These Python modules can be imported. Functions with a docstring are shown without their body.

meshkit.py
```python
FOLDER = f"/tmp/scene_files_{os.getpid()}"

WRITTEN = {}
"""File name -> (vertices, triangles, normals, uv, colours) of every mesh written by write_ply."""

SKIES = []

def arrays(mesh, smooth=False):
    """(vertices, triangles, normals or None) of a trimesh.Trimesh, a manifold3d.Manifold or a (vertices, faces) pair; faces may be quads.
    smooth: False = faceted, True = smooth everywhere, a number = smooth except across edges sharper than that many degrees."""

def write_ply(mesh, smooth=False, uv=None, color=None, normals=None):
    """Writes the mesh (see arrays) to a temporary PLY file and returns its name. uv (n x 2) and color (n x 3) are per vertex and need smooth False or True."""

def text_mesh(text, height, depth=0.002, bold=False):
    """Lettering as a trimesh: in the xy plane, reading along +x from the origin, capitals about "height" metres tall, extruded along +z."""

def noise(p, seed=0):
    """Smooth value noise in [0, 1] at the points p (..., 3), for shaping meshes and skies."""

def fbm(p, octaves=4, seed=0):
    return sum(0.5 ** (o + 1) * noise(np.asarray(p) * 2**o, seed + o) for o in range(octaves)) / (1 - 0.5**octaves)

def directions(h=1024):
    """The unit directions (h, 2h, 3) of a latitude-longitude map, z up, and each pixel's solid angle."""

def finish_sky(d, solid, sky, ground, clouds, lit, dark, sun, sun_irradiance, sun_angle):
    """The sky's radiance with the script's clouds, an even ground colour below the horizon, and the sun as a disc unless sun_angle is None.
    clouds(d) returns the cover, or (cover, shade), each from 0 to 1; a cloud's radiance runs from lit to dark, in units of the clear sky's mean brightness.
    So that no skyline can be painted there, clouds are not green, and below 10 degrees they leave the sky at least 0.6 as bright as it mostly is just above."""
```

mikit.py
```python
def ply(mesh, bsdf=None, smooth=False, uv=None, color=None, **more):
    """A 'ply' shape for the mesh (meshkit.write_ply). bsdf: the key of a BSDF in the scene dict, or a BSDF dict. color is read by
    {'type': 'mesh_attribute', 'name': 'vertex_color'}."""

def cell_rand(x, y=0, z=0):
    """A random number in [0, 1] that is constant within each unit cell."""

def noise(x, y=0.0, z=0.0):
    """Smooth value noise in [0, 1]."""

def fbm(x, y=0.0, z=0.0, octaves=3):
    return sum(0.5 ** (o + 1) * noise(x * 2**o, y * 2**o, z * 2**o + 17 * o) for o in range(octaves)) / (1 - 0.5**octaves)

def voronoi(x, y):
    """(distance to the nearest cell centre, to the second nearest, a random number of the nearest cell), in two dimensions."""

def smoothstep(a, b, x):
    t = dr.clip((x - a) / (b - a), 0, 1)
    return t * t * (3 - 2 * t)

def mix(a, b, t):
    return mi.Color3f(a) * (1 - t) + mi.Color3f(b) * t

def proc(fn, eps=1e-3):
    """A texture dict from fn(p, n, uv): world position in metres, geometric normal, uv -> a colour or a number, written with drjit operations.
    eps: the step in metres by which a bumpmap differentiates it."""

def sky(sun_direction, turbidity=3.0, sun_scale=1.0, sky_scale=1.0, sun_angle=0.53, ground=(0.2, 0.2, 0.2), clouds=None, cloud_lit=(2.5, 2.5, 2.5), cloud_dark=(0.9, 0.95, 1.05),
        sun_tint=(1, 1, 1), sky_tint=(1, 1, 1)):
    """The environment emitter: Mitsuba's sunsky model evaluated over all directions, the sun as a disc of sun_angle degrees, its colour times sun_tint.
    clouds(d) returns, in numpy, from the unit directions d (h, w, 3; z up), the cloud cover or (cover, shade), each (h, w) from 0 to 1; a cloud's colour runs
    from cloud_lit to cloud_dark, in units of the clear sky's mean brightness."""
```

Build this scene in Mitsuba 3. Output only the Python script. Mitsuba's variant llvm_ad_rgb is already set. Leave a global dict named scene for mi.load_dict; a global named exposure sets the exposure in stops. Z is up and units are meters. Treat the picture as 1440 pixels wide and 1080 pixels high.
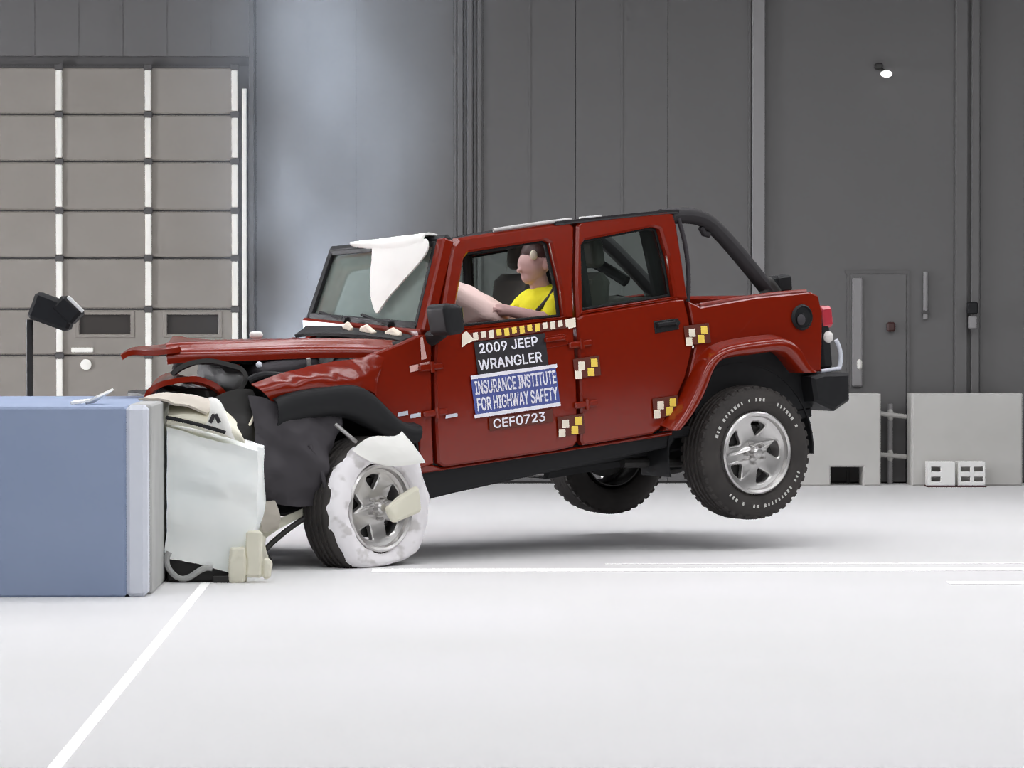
import math, random
import numpy as np, trimesh, manifold3d as m3, shapely
from shapely.geometry import Polygon, Point
import mitsuba as mi
import drjit as dr
import mikit, meshkit
from mikit import proc

rng = np.random.default_rng(7); random.seed(7)
T4 = mi.ScalarTransform4f
scene, labels = {}, {}

# ------------------------------------------------------------------ camera, light, exposure
F = 4800.0                                                # focal length in pixels of the 1440 wide frame (long lens)
CAM = np.array([0.0, -18.8, 1.41])
YAW, PITCH = math.atan(120 / F), math.atan(100 / F)
FWD = np.array([math.sin(YAW) * math.cos(PITCH), math.cos(YAW) * math.cos(PITCH), -math.sin(PITCH)])
scene['camera'] = {'type': 'perspective', 'fov': math.degrees(2 * math.atan(720 / F)), 'fov_axis': 'x', 'near_clip': 0.1, 'far_clip': 200.0,
                   'to_world': T4().look_at(origin=CAM.tolist(), target=(CAM + FWD).tolist(), up=[0, 0, 1])}
exposure = 0.5
LAMP = 4.15                                              # radiance of the ceiling floodlights
LAMP_Z = 5.2
SIDE_LAMP = 17.0
LAMP_XY = [(x, y) for y in (-11.0, -7.2, -3.7, -0.5, 2.6, 4.7) for x in (-6.0, -2.4, 1.2, 4.8, 8.4)]

# ------------------------------------------------------------------ materials
def rgb(*c): return {'type': 'rgb', 'value': list(c)}
def mat(key, d): scene[key] = {'type': 'twosided', 'bsdf': d}
def prin(key, c, rough=0.5, **k):
    mat(key, {'type': 'principled', 'base_color': rgb(*c) if isinstance(c, tuple) else c, 'roughness': rough, **k})
mat('paint', {'type': 'roughplastic', 'distribution': 'ggx', 'alpha': 0.035, 'int_ior': 1.57, 'nonlinear': True, 'diffuse_reflectance': rgb(0.415, 0.0300, 0.0045)})
prin('paint_dark', (0.060, 0.028, 0.026), 0.45, specular=0.4)
prin('black_plastic', (0.014, 0.0145, 0.016), 0.55, specular=0.25)
prin('black_vinyl', (0.032, 0.030, 0.033), 0.65, specular=0.25)
prin('grey_plastic', (0.052, 0.048, 0.054), 0.65, specular=0.25)
prin('seat_cloth', (0.10, 0.095, 0.090), 0.9)
prin('rubber', proc(lambda p, n, uv: mikit.mix((0.030, 0.028, 0.028), (0.060, 0.054, 0.050), mikit.fbm(p.x * 9, p.y * 9, p.z * 9))), 0.75, specular=0.3)
prin('alloy', (0.62, 0.61, 0.60), 0.30, metallic=0.85, specular=0.5)
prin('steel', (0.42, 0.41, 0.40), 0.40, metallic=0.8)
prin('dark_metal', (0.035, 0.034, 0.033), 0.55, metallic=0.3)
prin('white_paint', (0.80, 0.80, 0.78), 0.5)
prin('cotton_white', (0.88, 0.88, 0.84), 0.9)
prin('white_rubber', proc(lambda p, n, uv: mikit.mix((0.84, 0.82, 0.84), (0.60, 0.58, 0.58), mikit.smoothstep(0.52, 0.72, mikit.fbm(p.x * 14, p.y * 14, p.z * 14)))), 0.8)
prin('honeycomb_foil', proc(lambda p, n, uv: mikit.mix((0.82, 0.88, 0.88), (0.93, 0.94, 0.91), mikit.fbm(p.x * 4, p.y * 4, p.z * 7))), 0.55, specular=0.4)
prin('cream_foam', (0.72, 0.70, 0.58), 0.8)
prin('airbag_fabric', (0.88, 0.66, 0.62), 0.9)
prin('skin', (0.60, 0.38, 0.36), 0.6)
prin('yellow_shirt', (0.90, 0.84, 0.03), 0.9)
prin('yellow_tape', (0.90, 0.66, 0.10), 0.6)
prin('glint_pink', (0.72, 0.42, 0.38), 0.6)  # pink of the painted hinge and cowl highlights
prin('tape_white', (0.88, 0.80, 0.66), 0.6)
prin('sign_blue', (0.075, 0.10, 0.32), 0.5)
prin('sign_black', (0.020, 0.018, 0.022), 0.5)
prin('sign_white', (0.84, 0.83, 0.90), 0.5)
prin('lens_red', (0.45, 0.03, 0.05), 0.2, clearcoat=1.0)
prin('lens_white', (0.75, 0.73, 0.70), 0.2, clearcoat=1.0)
prin('concrete_blue', proc(lambda p, n, uv: mikit.mix((0.235, 0.295, 0.43), (0.275, 0.335, 0.47), mikit.fbm(p.x * 3, p.y * 3, p.z * 3))), 0.6, specular=0.3)
prin('steel_pale', (0.62, 0.65, 0.72), 0.45, specular=0.5)
prin('face_grey', proc(lambda p, n, uv: mikit.mix((0.33, 0.33, 0.33), (0.45, 0.46, 0.44), mikit.fbm(p.x * 5, p.y * 5, p.z * 2))), 0.6)
prin('floor_epoxy', proc(lambda p, n, uv: mikit.mix((0.60, 0.60, 0.595), (0.65, 0.645, 0.655), mikit.fbm(p.x * 0.7, p.y * 0.7, 0.0))), 0.55, specular=0.2)
prin('floor_line', (0.90, 0.90, 0.88), 0.6)
prin('wall_grey', proc(lambda p, n, uv: mikit.mix((0.128, 0.126, 0.126), (0.152, 0.150, 0.150), mikit.fbm(p.x * 0.9, p.y * 0.9, p.z * 0.6))), 0.7, specular=0.3)
prin('wall_dark', (0.085, 0.083, 0.083), 0.7, specular=0.3)
prin('column_grey', (0.25, 0.245, 0.248), 0.6)
prin('door_beige', proc(lambda p, n, uv: mikit.mix((0.235, 0.216, 0.193), (0.275, 0.256, 0.232), mikit.fbm(p.x * 1.5, p.y, p.z * 2.2))), 0.65, specular=0.3)
prin('door_white', (0.86, 0.85, 0.80), 0.5)
prin('dark_glass', (0.045, 0.040, 0.036), 0.25, specular=0.5)
prin('block_white', proc(lambda p, n, uv: mikit.mix((0.46, 0.455, 0.43), (0.56, 0.55, 0.53), mikit.fbm(p.x * 2.5, p.y * 2.5, p.z * 2.5))), 0.8)
prin('hall_dark', (0.07, 0.07, 0.07), 0.8)
prin('beige_skin', (0.48, 0.44, 0.38), 0.8)
prin('frame_grey', (0.115, 0.113, 0.113), 0.7)
prin('ceiling_grey', (0.30, 0.30, 0.30), 0.8)
prin('mirror_glass', (0.6, 0.6, 0.6), 0.08, metallic=1.0)
scene['window_glass'] = {'type': 'thindielectric', 'int_ior': 1.5, 'specular_transmittance': rgb(0.62, 0.72, 0.67)}
scene['clear_glass'] = {'type': 'thindielectric', 'int_ior': 1.5, 'specular_transmittance': rgb(0.84, 0.90, 0.87)}
prin('sticker_back', (0.11, 0.022, 0.012), 0.5)
scene['clear_sheet'] = {'type': 'thindielectric', 'int_ior': 1.5, 'specular_transmittance': rgb(0.70, 0.80, 0.75)}
scene['milky_film'] = {'type': 'twosided', 'bsdf': {'type': 'diffuse', 'reflectance': rgb(0.36, 0.44, 0.40)}}
scene['milky_glass'] = {'type': 'blendbsdf', 'weight': proc(lambda p, n, uv: 0.36 + 0.20 * mikit.fbm(p.x * 6, p.y * 6, p.z * 6)), 'clear': {'type': 'ref', 'id': 'clear_sheet'}, 'film': {'type': 'ref', 'id': 'milky_film'}}  # clear sheet mixed unevenly with a pale greenish diffuse film
scene['no_surface'] = {'type': 'null'}

# ------------------------------------------------------------------ helpers
def M(v, f): return trimesh.Trimesh(np.asarray(v, float), np.asarray(f, int), process=False)
def cat(*ms):
    ms = [x for m in ms for x in (m if isinstance(m, (list, tuple)) else [m])]
    return trimesh.util.concatenate(ms) if len(ms) > 1 else ms[0]
def man(m):
    a = m.to_mesh(); return M(np.array(a.vert_properties)[:, :3], a.tri_verts)
def box(c, s, r=0.0, rz=0.0, ry=0.0, rx=0.0):
    s = np.asarray(s, float)
    if r > 0:
        h = s / 2 - r; pts = []
        for k in range(3):
            for sx in (-1, 1):
                for sy in (-1, 1):
                    for sz in (-1, 1):
                        p = np.array([sx, sy, sz]) * h; p[k] += [sx, sy, sz][k] * r; pts.append(p)
        m = trimesh.convex.convex_hull(np.array(pts))
    else:
        m = trimesh.creation.box(s)
    for ang, ax in ((rx, [1, 0, 0]), (ry, [0, 1, 0]), (rz, [0, 0, 1])):
        if ang: m.apply_transform(trimesh.transformations.rotation_matrix(ang, ax))
    m.apply_translation(c); return m
def b2(lo, hi, r=0.0):
    lo, hi = np.asarray(lo, float), np.asarray(hi, float); return box((lo + hi) / 2, hi - lo, r)
def tube(pts, r, sides=10):
    p = np.asarray(pts, float); n = len(p); t = np.gradient(p, axis=0); t /= np.linalg.norm(t, axis=1, keepdims=True)
    ref = np.array([0, 0, 1.0]) if abs(t[:, 2]).max() < 0.95 else np.array([0.3, 1.0, 0.1])
    a = np.cross(t, ref); a /= np.linalg.norm(a, axis=1, keepdims=True); b = np.cross(t, a)
    an = np.arange(sides) * 2 * np.pi / sides; R = np.broadcast_to(r, (n,))[:, None, None]
    v = p[:, None] + R * (np.cos(an)[None, :, None] * a[:, None] + np.sin(an)[None, :, None] * b[:, None])
    v = np.vstack([v.reshape(-1, 3), p[0], p[-1]]); f = []
    for i in range(n - 1):
        for j in range(sides):
            k = (j + 1) % sides
            f += [[i * sides + j, (i + 1) * sides + k, i * sides + k], [i * sides + j, (i + 1) * sides + j, (i + 1) * sides + k]]
    for j in range(sides):
        k = (j + 1) % sides; f += [[n * sides, j, k], [n * sides + 1, (n - 1) * sides + k, (n - 1) * sides + j]]
    m = M(v, f); m.fix_normals(); return m
def smooth_path(pts, n=24):
    from scipy.interpolate import CubicSpline
    p = np.asarray(pts, float); s = np.r_[0, np.cumsum(np.linalg.norm(np.diff(p, axis=0), axis=1))]
    return CubicSpline(s, p)(np.linspace(0, s[-1], n))
def lathe(prof, n=64):                                    # profile (radius, along y); axis y
    m = trimesh.creation.revolve(np.asarray(prof, float), sections=n)
    m.apply_transform(np.array([[1, 0, 0, 0], [0, 0, 1, 0], [0, -1, 0, 0], [0, 0, 0, 1.0]])); m.fix_normals(); return m
def hull_balls(pts, rad, n=10):
    s = trimesh.creation.icosphere(2)
    return trimesh.convex.convex_hull(np.vstack([s.vertices * r + p for p, r in zip(np.asarray(pts, float), np.broadcast_to(rad, (len(pts),)))]))
def inset(ring, d):
    p = np.asarray(ring, float); e = np.roll(p, -1, 0) - p; e /= np.maximum(np.linalg.norm(e, axis=1, keepdims=True), 1e-9)
    nrm = np.stack([-e[:, 1], e[:, 0]], 1); n0 = np.roll(nrm, 1, 0)
    return p + d * (n0 + nrm) / np.maximum(1 + (n0 * nrm).sum(1, keepdims=True), 0.35)
def slab(outer, d0, d1, ch=0.006, holes=(), sub=2):
    """A chamfered plate: 2D outline (u, w), from depth d0 (the outer face) to d1; returned with axes (u, depth, w)."""
    P = shapely.geometry.polygon.orient(Polygon(outer, holes), 1.0)
    rings = [np.array(P.exterior.coords)[:-1]] + [np.array(r.coords)[:-1] for r in P.interiors]
    ins = [inset(r, ch) for r in rings]
    parts = []
    def cap(rs, d, flip):
        Q = Polygon(rs[0], rs[1:])
        if not Q.is_valid: Q = Q.buffer(0)
        for g in getattr(Q, 'geoms', [Q]):
            v, f = trimesh.creation.triangulate_polygon(g, engine='earcut')
            f = np.asarray(f); v = np.asarray(v)
            a = v[f]; cr = (a[:, 1, 0] - a[:, 0, 0]) * (a[:, 2, 1] - a[:, 0, 1]) - (a[:, 1, 1] - a[:, 0, 1]) * (a[:, 2, 0] - a[:, 0, 0])
            f = np.where((cr < 0)[:, None], f[:, ::-1], f)
            parts.append(M(np.stack([v[:, 0], np.full(len(v), d), v[:, 1]], 1), f[:, ::-1] if flip else f))
    cap(ins, d0, False); cap(rings, d1, True)
    for r, q in zip(rings, ins):
        n = len(r); i = np.arange(n); j = (i + 1) % n
        lev = [np.stack([q[:, 0], np.full(n, d0), q[:, 1]], 1), np.stack([r[:, 0], np.full(n, d0 + ch), r[:, 1]], 1), np.stack([r[:, 0], np.full(n, d1), r[:, 1]], 1)]
        for a in (0, 1):
            v = np.vstack([lev[a], lev[a + 1]]); parts.append(M(v, np.vstack([np.stack([i, i + n, j], 1), np.stack([j, i + n, j + n], 1)])))
    m = cat(parts); m.merge_vertices(digits_vertex=6)
    for _ in range(sub): m = m.subdivide()
    return m
def patch(ctrl, res=(24, 24), t=0.01, amp=0.0, freq=6.0, seed=0, keep=0.0):
    """A crumpled sheet of real thickness through a grid of control points."""
    from scipy.interpolate import RectBivariateSpline
    c = np.asarray(ctrl, float); a, b = c.shape[:2]
    u, v = np.linspace(0, 1, a), np.linspace(0, 1, b); U_, V_ = np.linspace(0, 1, res[0]), np.linspace(0, 1, res[1])
    P = np.stack([RectBivariateSpline(u, v, c[..., k], kx=min(3, a - 1), ky=min(3, b - 1))(U_, V_) for k in range(3)], -1)
    du, dv = np.gradient(P, axis=0), np.gradient(P, axis=1)
    N = np.cross(du, dv); N /= np.maximum(np.linalg.norm(N, axis=-1, keepdims=True), 1e-9)
    if amp: P = P + N * (amp * (2 * meshkit.fbm(P * freq, 3, seed) - 1))[..., None]
    n, m = res; idx = np.arange(n * m).reshape(n, m)
    q = np.stack([idx[:-1, :-1], idx[1:, :-1], idx[1:, 1:], idx[:-1, 1:]], -1).reshape(-1, 4); o = n * m
    f = [q, q[:, ::-1] + o]
    for e in (idx[0], idx[:, -1], idx[-1][::-1], idx[:, 0][::-1]): f.append(np.stack([e[:-1], e[1:], e[1:] + o, e[:-1] + o], -1))
    f = np.vstack(f); V2 = np.vstack([(P + N * t / 2).reshape(-1, 3), (P - N * t / 2).reshape(-1, 3)])
    mesh = M(V2, np.vstack([f[:, [0, 1, 2]], f[:, [0, 2, 3]]])); mesh.fix_normals(); return mesh
def mirror(m):
    m = m.copy(); m.vertices = m.vertices * [1, -1, 1]; m.faces = m.faces[:, ::-1]; return m
def crumple(m, amp, freq=7.0, seed=1):
    m = m.copy(); v = m.vertices
    m.vertices = v + amp * np.stack([2 * meshkit.fbm(v * freq + 31 * k, 3, seed + k) - 1 for k in range(3)], 1); return m
def keyed(base):
    if base not in used: used.add(base); return base
    k = 1
    while f'{base}_{k:03d}' in used: k += 1
    used.add(f'{base}_{k:03d}'); return f'{base}_{k:03d}'
used = set()
def obj(name, mesh, bsdf, parent=None, smooth=30, frame=None, label=None, category=None, group=None, kind=None, **more):
    key = keyed((parent + '__' if parent else '') + name)
    if frame is not None: mesh = mesh.copy(); mesh.apply_transform(frame)
    scene[key] = mikit.ply(mesh, bsdf, smooth=smooth, **more)
    tag(key, label, category, group, kind); return key
def tag(key, label=None, category=None, group=None, kind=None):
    d = {k: v for k, v in (('label', label), ('category', category), ('group', group), ('kind', kind)) if v}
    if d: labels[key] = d
def thing(name, label, category, group=None):
    key = keyed(name); tag(key, label, category, group); return key

# ------------------------------------------------------------------ the hall
WY = 9.4                                                  # face of the back wall
obj('floor', b2((-13, -26, -0.2), (15, 12, 0)), 'floor_epoxy', smooth=False, label='pale glossy painted floor of the test hall', kind='structure')
def stripe(lo, hi): obj('painted_line', b2((lo[0], lo[1], 0.0), (hi[0], hi[1], 0.003)), 'floor_line', 'floor', smooth=False)
stripe((-1.175, -12.0), (-1.130, -0.98)); stripe((-0.30, -0.25), (9.0, -0.03)); stripe((2.72, -1.16), (9.0, -0.98)); stripe((1.0, 0.27), (9.0, 0.33))
obj('wall_back', b2((-13, WY, 0), (15, WY + 0.25, 7)), 'wall_dark', smooth=False, label='grey metal-clad back wall of the test hall', kind='structure')
obj('wall_front', b2((-13, -26, 0), (15, -25.75, 7)), 'hall_dark', smooth=False, label='wall behind the camera', kind='structure')
obj('wall_left', b2((-13, -25.75, 0), (-12.75, WY, 7)), 'wall_grey', smooth=False, label='left wall of the hall', kind='structure')
obj('wall_right', b2((14.75, -25.75, 0), (15, WY, 7)), 'hall_dark', smooth=False, label='right wall of the hall', kind='structure')
obj('ceiling', b2((-13, -26, 6.9), (15, 12, 7.1)), 'ceiling_grey', smooth=False, label='ceiling of the hall', kind='structure')
# wall cladding: tall sheets between the posts, each with its own shallow ribs
def cladding(x0, x1, z0=0.02, z1=6.88, rib=0.36):
    ms = [b2((x0, WY - 0.030, z0), (x1, WY + 0.01, z1))]
    n = max(1, int((x1 - x0) / rib))
    for k in range(1, n):
        x = x0 + (x1 - x0) * k / n; ms.append(b2((x - 0.010, WY - 0.036, z0), (x + 0.010, WY - 0.02, z1)))
    obj('cladding_panel', cat(ms), 'wall_grey', 'wall_back', smooth=False)
cladding(-12.7, -3.95); cladding(-3.95, -1.42, 3.52)
for x0, x1 in ((-1.40, -0.582), (-0.578, 0.222), (0.224, 0.468), (0.470, 1.228), (1.232, 1.988), (1.992, 2.683), (2.685, 2.790), (2.792, 3.50), (3.97, 4.36), (4.362, 4.58), (4.582, 6.8), (6.804, 14.7)): cladding(x0, x1)
cladding(3.50, 3.97, 1.75)
def post(x0, x1, d, m): obj('wall_post_or_strip', b2((x0, WY - d, 0), (x1, WY, 6.88), 0.008), m, 'wall_back', smooth=False)
for x0, x1 in ((0.226, 0.252), (0.303, 0.330), (0.383, 0.412)): post(x0, x1, 0.045, 'frame_grey')  # narrow dark strips between the lighter ribs
post(0.255, 0.300, 0.07, 'wall_grey'); post(0.333, 0.380, 0.07, 'wall_grey'); post(0.42, 0.455, 0.06, 'wall_grey'); post(2.655, 2.683, 0.05, 'frame_grey')  # dark strip left of the column is its shadow put into colour
post(2.685, 2.790, 0.09, 'column_grey'); post(4.37, 4.47, 0.08, 'wall_grey'); post(4.50, 4.57, 0.08, 'wall_grey')
# sectional garage door
obj('door_1', b2((-3.90, WY - 0.02, 0.0), (-1.46, WY + 0.02, 3.44)), 'frame_grey', smooth=False, label='beige sectional garage door with white stiles and two small dark windows', kind='structure')
SEAM = [0.0, 0.30, 0.68, 1.06, 1.44, 1.86, 2.25, 2.655, 3.04, 3.43]
STILE = [-3.74, -3.015, -2.285, -1.575]
for a, b in zip(SEAM[:-1], SEAM[1:]):
    for xa, xb in zip(STILE[:-1], STILE[1:]):
        z0, z1, x0, x1 = a + 0.007, b - 0.007, xa + 0.004, xb - 0.004
        win = a == 1.06 and xa > -3.1
        if win:
            cx = (x0 + x1) / 2; w0, w1, y0, y1 = cx - 0.205, cx + 0.215, 1.235, 1.395
            s = slab([(x0, z0), (x1, z0), (x1, z1), (x0, z1)], WY - 0.055, WY - 0.02, 0.008, [[(w0, y0), (w0, y1), (w1, y1), (w1, y0)]], 0)
            k = obj('door_panel', s, 'door_beige', 'door_1', smooth=False)
            obj('window_pane', b2((w0 - 0.01, WY - 0.034, y0 - 0.01), (w1 + 0.01, WY - 0.022, y1 + 0.01)), 'dark_glass', k, smooth=False, label='small dark window')
            fr = slab([(w0 - 0.035, y0 - 0.03), (w1 + 0.035, y0 - 0.03), (w1 + 0.035, y1 + 0.03), (w0 - 0.035, y1 + 0.03)], WY - 0.066, WY - 0.05, 0.006, [[(w0, y0), (w0, y1), (w1, y1), (w1, y0)]], 0)
            obj('window_frame', fr, 'door_beige', k, smooth=False)
        else:
            obj('door_panel', slab([(x0, z0), (x1, z0), (x1, z1), (x0, z1)], WY - 0.055, WY - 0.02, 0.010, sub=0), 'door_beige', 'door_1', smooth=False)
    for x in STILE:
        if a > 3.0 and x < -1.6: pass
        obj('stile', b2((x - 0.026, WY - 0.095, a + 0.028), (x + 0.026, WY - 0.05, b - 0.028), 0.006), 'door_white', 'door_1', smooth=False, label='white upright stile segment' if a == 0 else None)
        obj('hinge', b2((x - 0.034, WY - 0.085, b - 0.026), (x + 0.034, WY - 0.05, b + 0.022), 0.004), 'wall_dark', 'door_1', smooth=False)
obj('track', b2((-1.515, WY - 0.11, 0), (-1.475, WY - 0.04, 3.25), 0.005), 'door_white', 'door_1', smooth=False, label='white door track at the jamb')
obj('jamb', b2((-1.455, WY - 0.14, 0), (-1.415, WY - 0.02, 6.8), 0.005), 'wall_dark', 'door_1', smooth=False)
obj('lock_plate', b2((-2.92, WY - 0.075, 1.085), (-2.74, WY - 0.05, 1.125), 0.006), 'door_white', 'door_1', smooth=False, label='white oblong plate')
k = trimesh.creation.cylinder(0.045, 0.03, sections=20); k.apply_transform(trimesh.transformations.rotation_matrix(math.pi / 2, [1, 0, 0])); k.apply_translation((-2.80, WY - 0.068, 0.985))
obj('lock_knob', k, 'door_white', 'door_1', label='white round knob')
# personnel door at right
obj('door_2', slab([(3.50, 0.01), (3.97, 0.01), (3.97, 1.735), (3.50, 1.735)], WY - 0.05, WY + 0.0, 0.008, sub=0), 'wall_grey', smooth=False, label='grey personnel door in the back wall behind the vehicle tail', kind='structure')
obj('door_edge_bar', b2((3.515, WY - 0.085, 0.80), (3.60, WY - 0.05, 1.70), 0.01), 'column_grey', 'door_2', smooth=False)
obj('door_stop', hull_balls([(3.575, WY - 0.08, 0.965), (3.575, WY - 0.08, 1.005)], 0.022), 'door_white', 'door_2', label='small pale door fitting')
obj('door_handle', b2((3.80, WY - 0.11, 1.255), (3.87, WY - 0.05, 1.335), 0.015), 'paint_dark', 'door_2', smooth=False, label='dark red door handle')
obj('trim_1', cat(b2((3.46, WY - 0.045, 1.735), (4.0, WY, 1.765)), b2((3.475, WY - 0.045, 0), (3.498, WY, 1.76)), b2((3.972, WY - 0.045, 0), (3.995, WY, 1.76))), 'frame_grey', smooth=False, label='dark frame around the personnel door', kind='structure')
# fittings on the back wall
kk = thing('wall_lamp', 'small bright lamp high on the back wall at right', 'lamp')
obj('bracket', cat(b2((3.70, WY - 0.10, 3.42), (3.76, WY - 0.02, 3.47), 0.008), tube([(3.74, WY - 0.08, 3.43), (3.78, WY - 0.16, 3.39)], 0.012)), 'dark_metal', kk, smooth=False)
obj('lens', trimesh.creation.uv_sphere(0.036, count=[12, 16]).apply_transform(np.diag([1.4, 1, 0.8, 1])).apply_translation((3.78, WY - 0.17, 3.375)), 'lens_white', kk, label='glowing lens', emitter={'type': 'area', 'radiance': rgb(1.1, 1.1, 1.05)})
kk = thing('conduit', 'short pale conduit pipe on the back wall right of the personnel door', 'pipe')
obj('pipe', tube([(4.124, WY - 0.06, 1.36), (4.124, WY - 0.06, 1.75)], 0.020), 'column_grey', kk)
obj('clamp', b2((4.095, WY - 0.085, 1.40), (4.153, WY - 0.025, 1.43), 0.004), 'wall_dark', kk, smooth=False)
kk = thing('switch_box', 'small dark switch box on the right wall post', 'switch box')
obj('housing', b2((4.455, WY - 0.19, 1.40), (4.54, WY - 0.12, 1.50), 0.01), 'black_plastic', kk, smooth=False)
obj('cover', b2((4.465, WY - 0.195, 1.28), (4.53, WY - 0.12, 1.385), 0.008), 'column_grey', kk, smooth=False)
# white concrete blocks with a fork pocket
def block(x0, x1, label, pocket=None):
    t = thing('concrete_block', label, 'block', None)
    P = [(x0, 0.0), (x1, 0.0), (x1, 0.75), (x0, 0.75)]
    if pocket: a, b = pocket; P = [(x0, 0.0), (a, 0.0), (a, 0.155), (b, 0.155), (b, 0.0), (x1, 0.0), (x1, 0.75), (x0, 0.75)]
    obj('body', slab(P, 8.92, 9.22, 0.012, sub=0), 'block_white', t, smooth=False)
block(2.78, 3.70, 'white concrete block with a dark fork pocket just behind the raised rear wheel', (3.29, 3.56))
block(3.955, 4.86, 'white concrete block at the right edge behind two small slotted boxes')
kk = thing('pipe_frame', 'grey pipe frame of two rails and a post between the white concrete blocks', 'pipe frame')
for z, dz in ((0.585, -0.03), (0.245, -0.02)): obj('rail', tube([(3.704, 9.22, z), (3.95, 9.20, z + dz)], 0.020), 'block_white', kk)
obj('post', tube([(3.82, 9.24, 0.0), (3.82, 9.24, 0.66)], 0.022), 'column_grey', kk)
for z in (0.57, 0.235): obj('clamp', trimesh.creation.icosphere(2, 0.036).apply_transform(np.diag([0.8, 1, 1.5, 1])).apply_translation((3.82, 9.235, z)), 'block_white', kk)
def slot_box(x0, x1, label, cols):
    t = thing('slotted_box', label, 'box', None)
    w = (x1 - x0); hs = []
    for c in cols:
        for z in (0.045, 0.125):
            cx = x0 + w * c; hs.append([(cx - 0.038, z), (cx - 0.038, z + 0.04), (cx + 0.038, z + 0.04), (cx + 0.038, z)])
    obj('shell', slab([(x0, 0.012), (x1, 0.012), (x1, 0.205), (x0, 0.205)], 8.70, 8.72, 0.004, hs, 0), 'white_paint', t, smooth=False)
    obj('casing', cat(b2((x0, 8.845, 0.012), (x1, 8.86, 0.205)), b2((x0, 8.72, 0.012), (x0 + 0.012, 8.846, 0.205)), b2((x1 - 0.012, 8.72, 0.012), (x1, 8.846, 0.205)), b2((x0 + .012, 8.72, 0.193), (x1 - .012, 8.846, 0.205))), 'white_paint', t, smooth=False)
    obj('base', b2((x0 - 0.008, 8.695, 0.0), (x1 + 0.008, 8.865, 0.012)), 'paint_dark', t, smooth=False)
slot_box(4.055, 4.275, 'small white slotted box on the floor, left one of two by the right block', (0.29,))
slot_box(4.300, 4.520, 'small white slotted box on the floor, right one of two by the right block', (0.27, 0.75))
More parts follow.
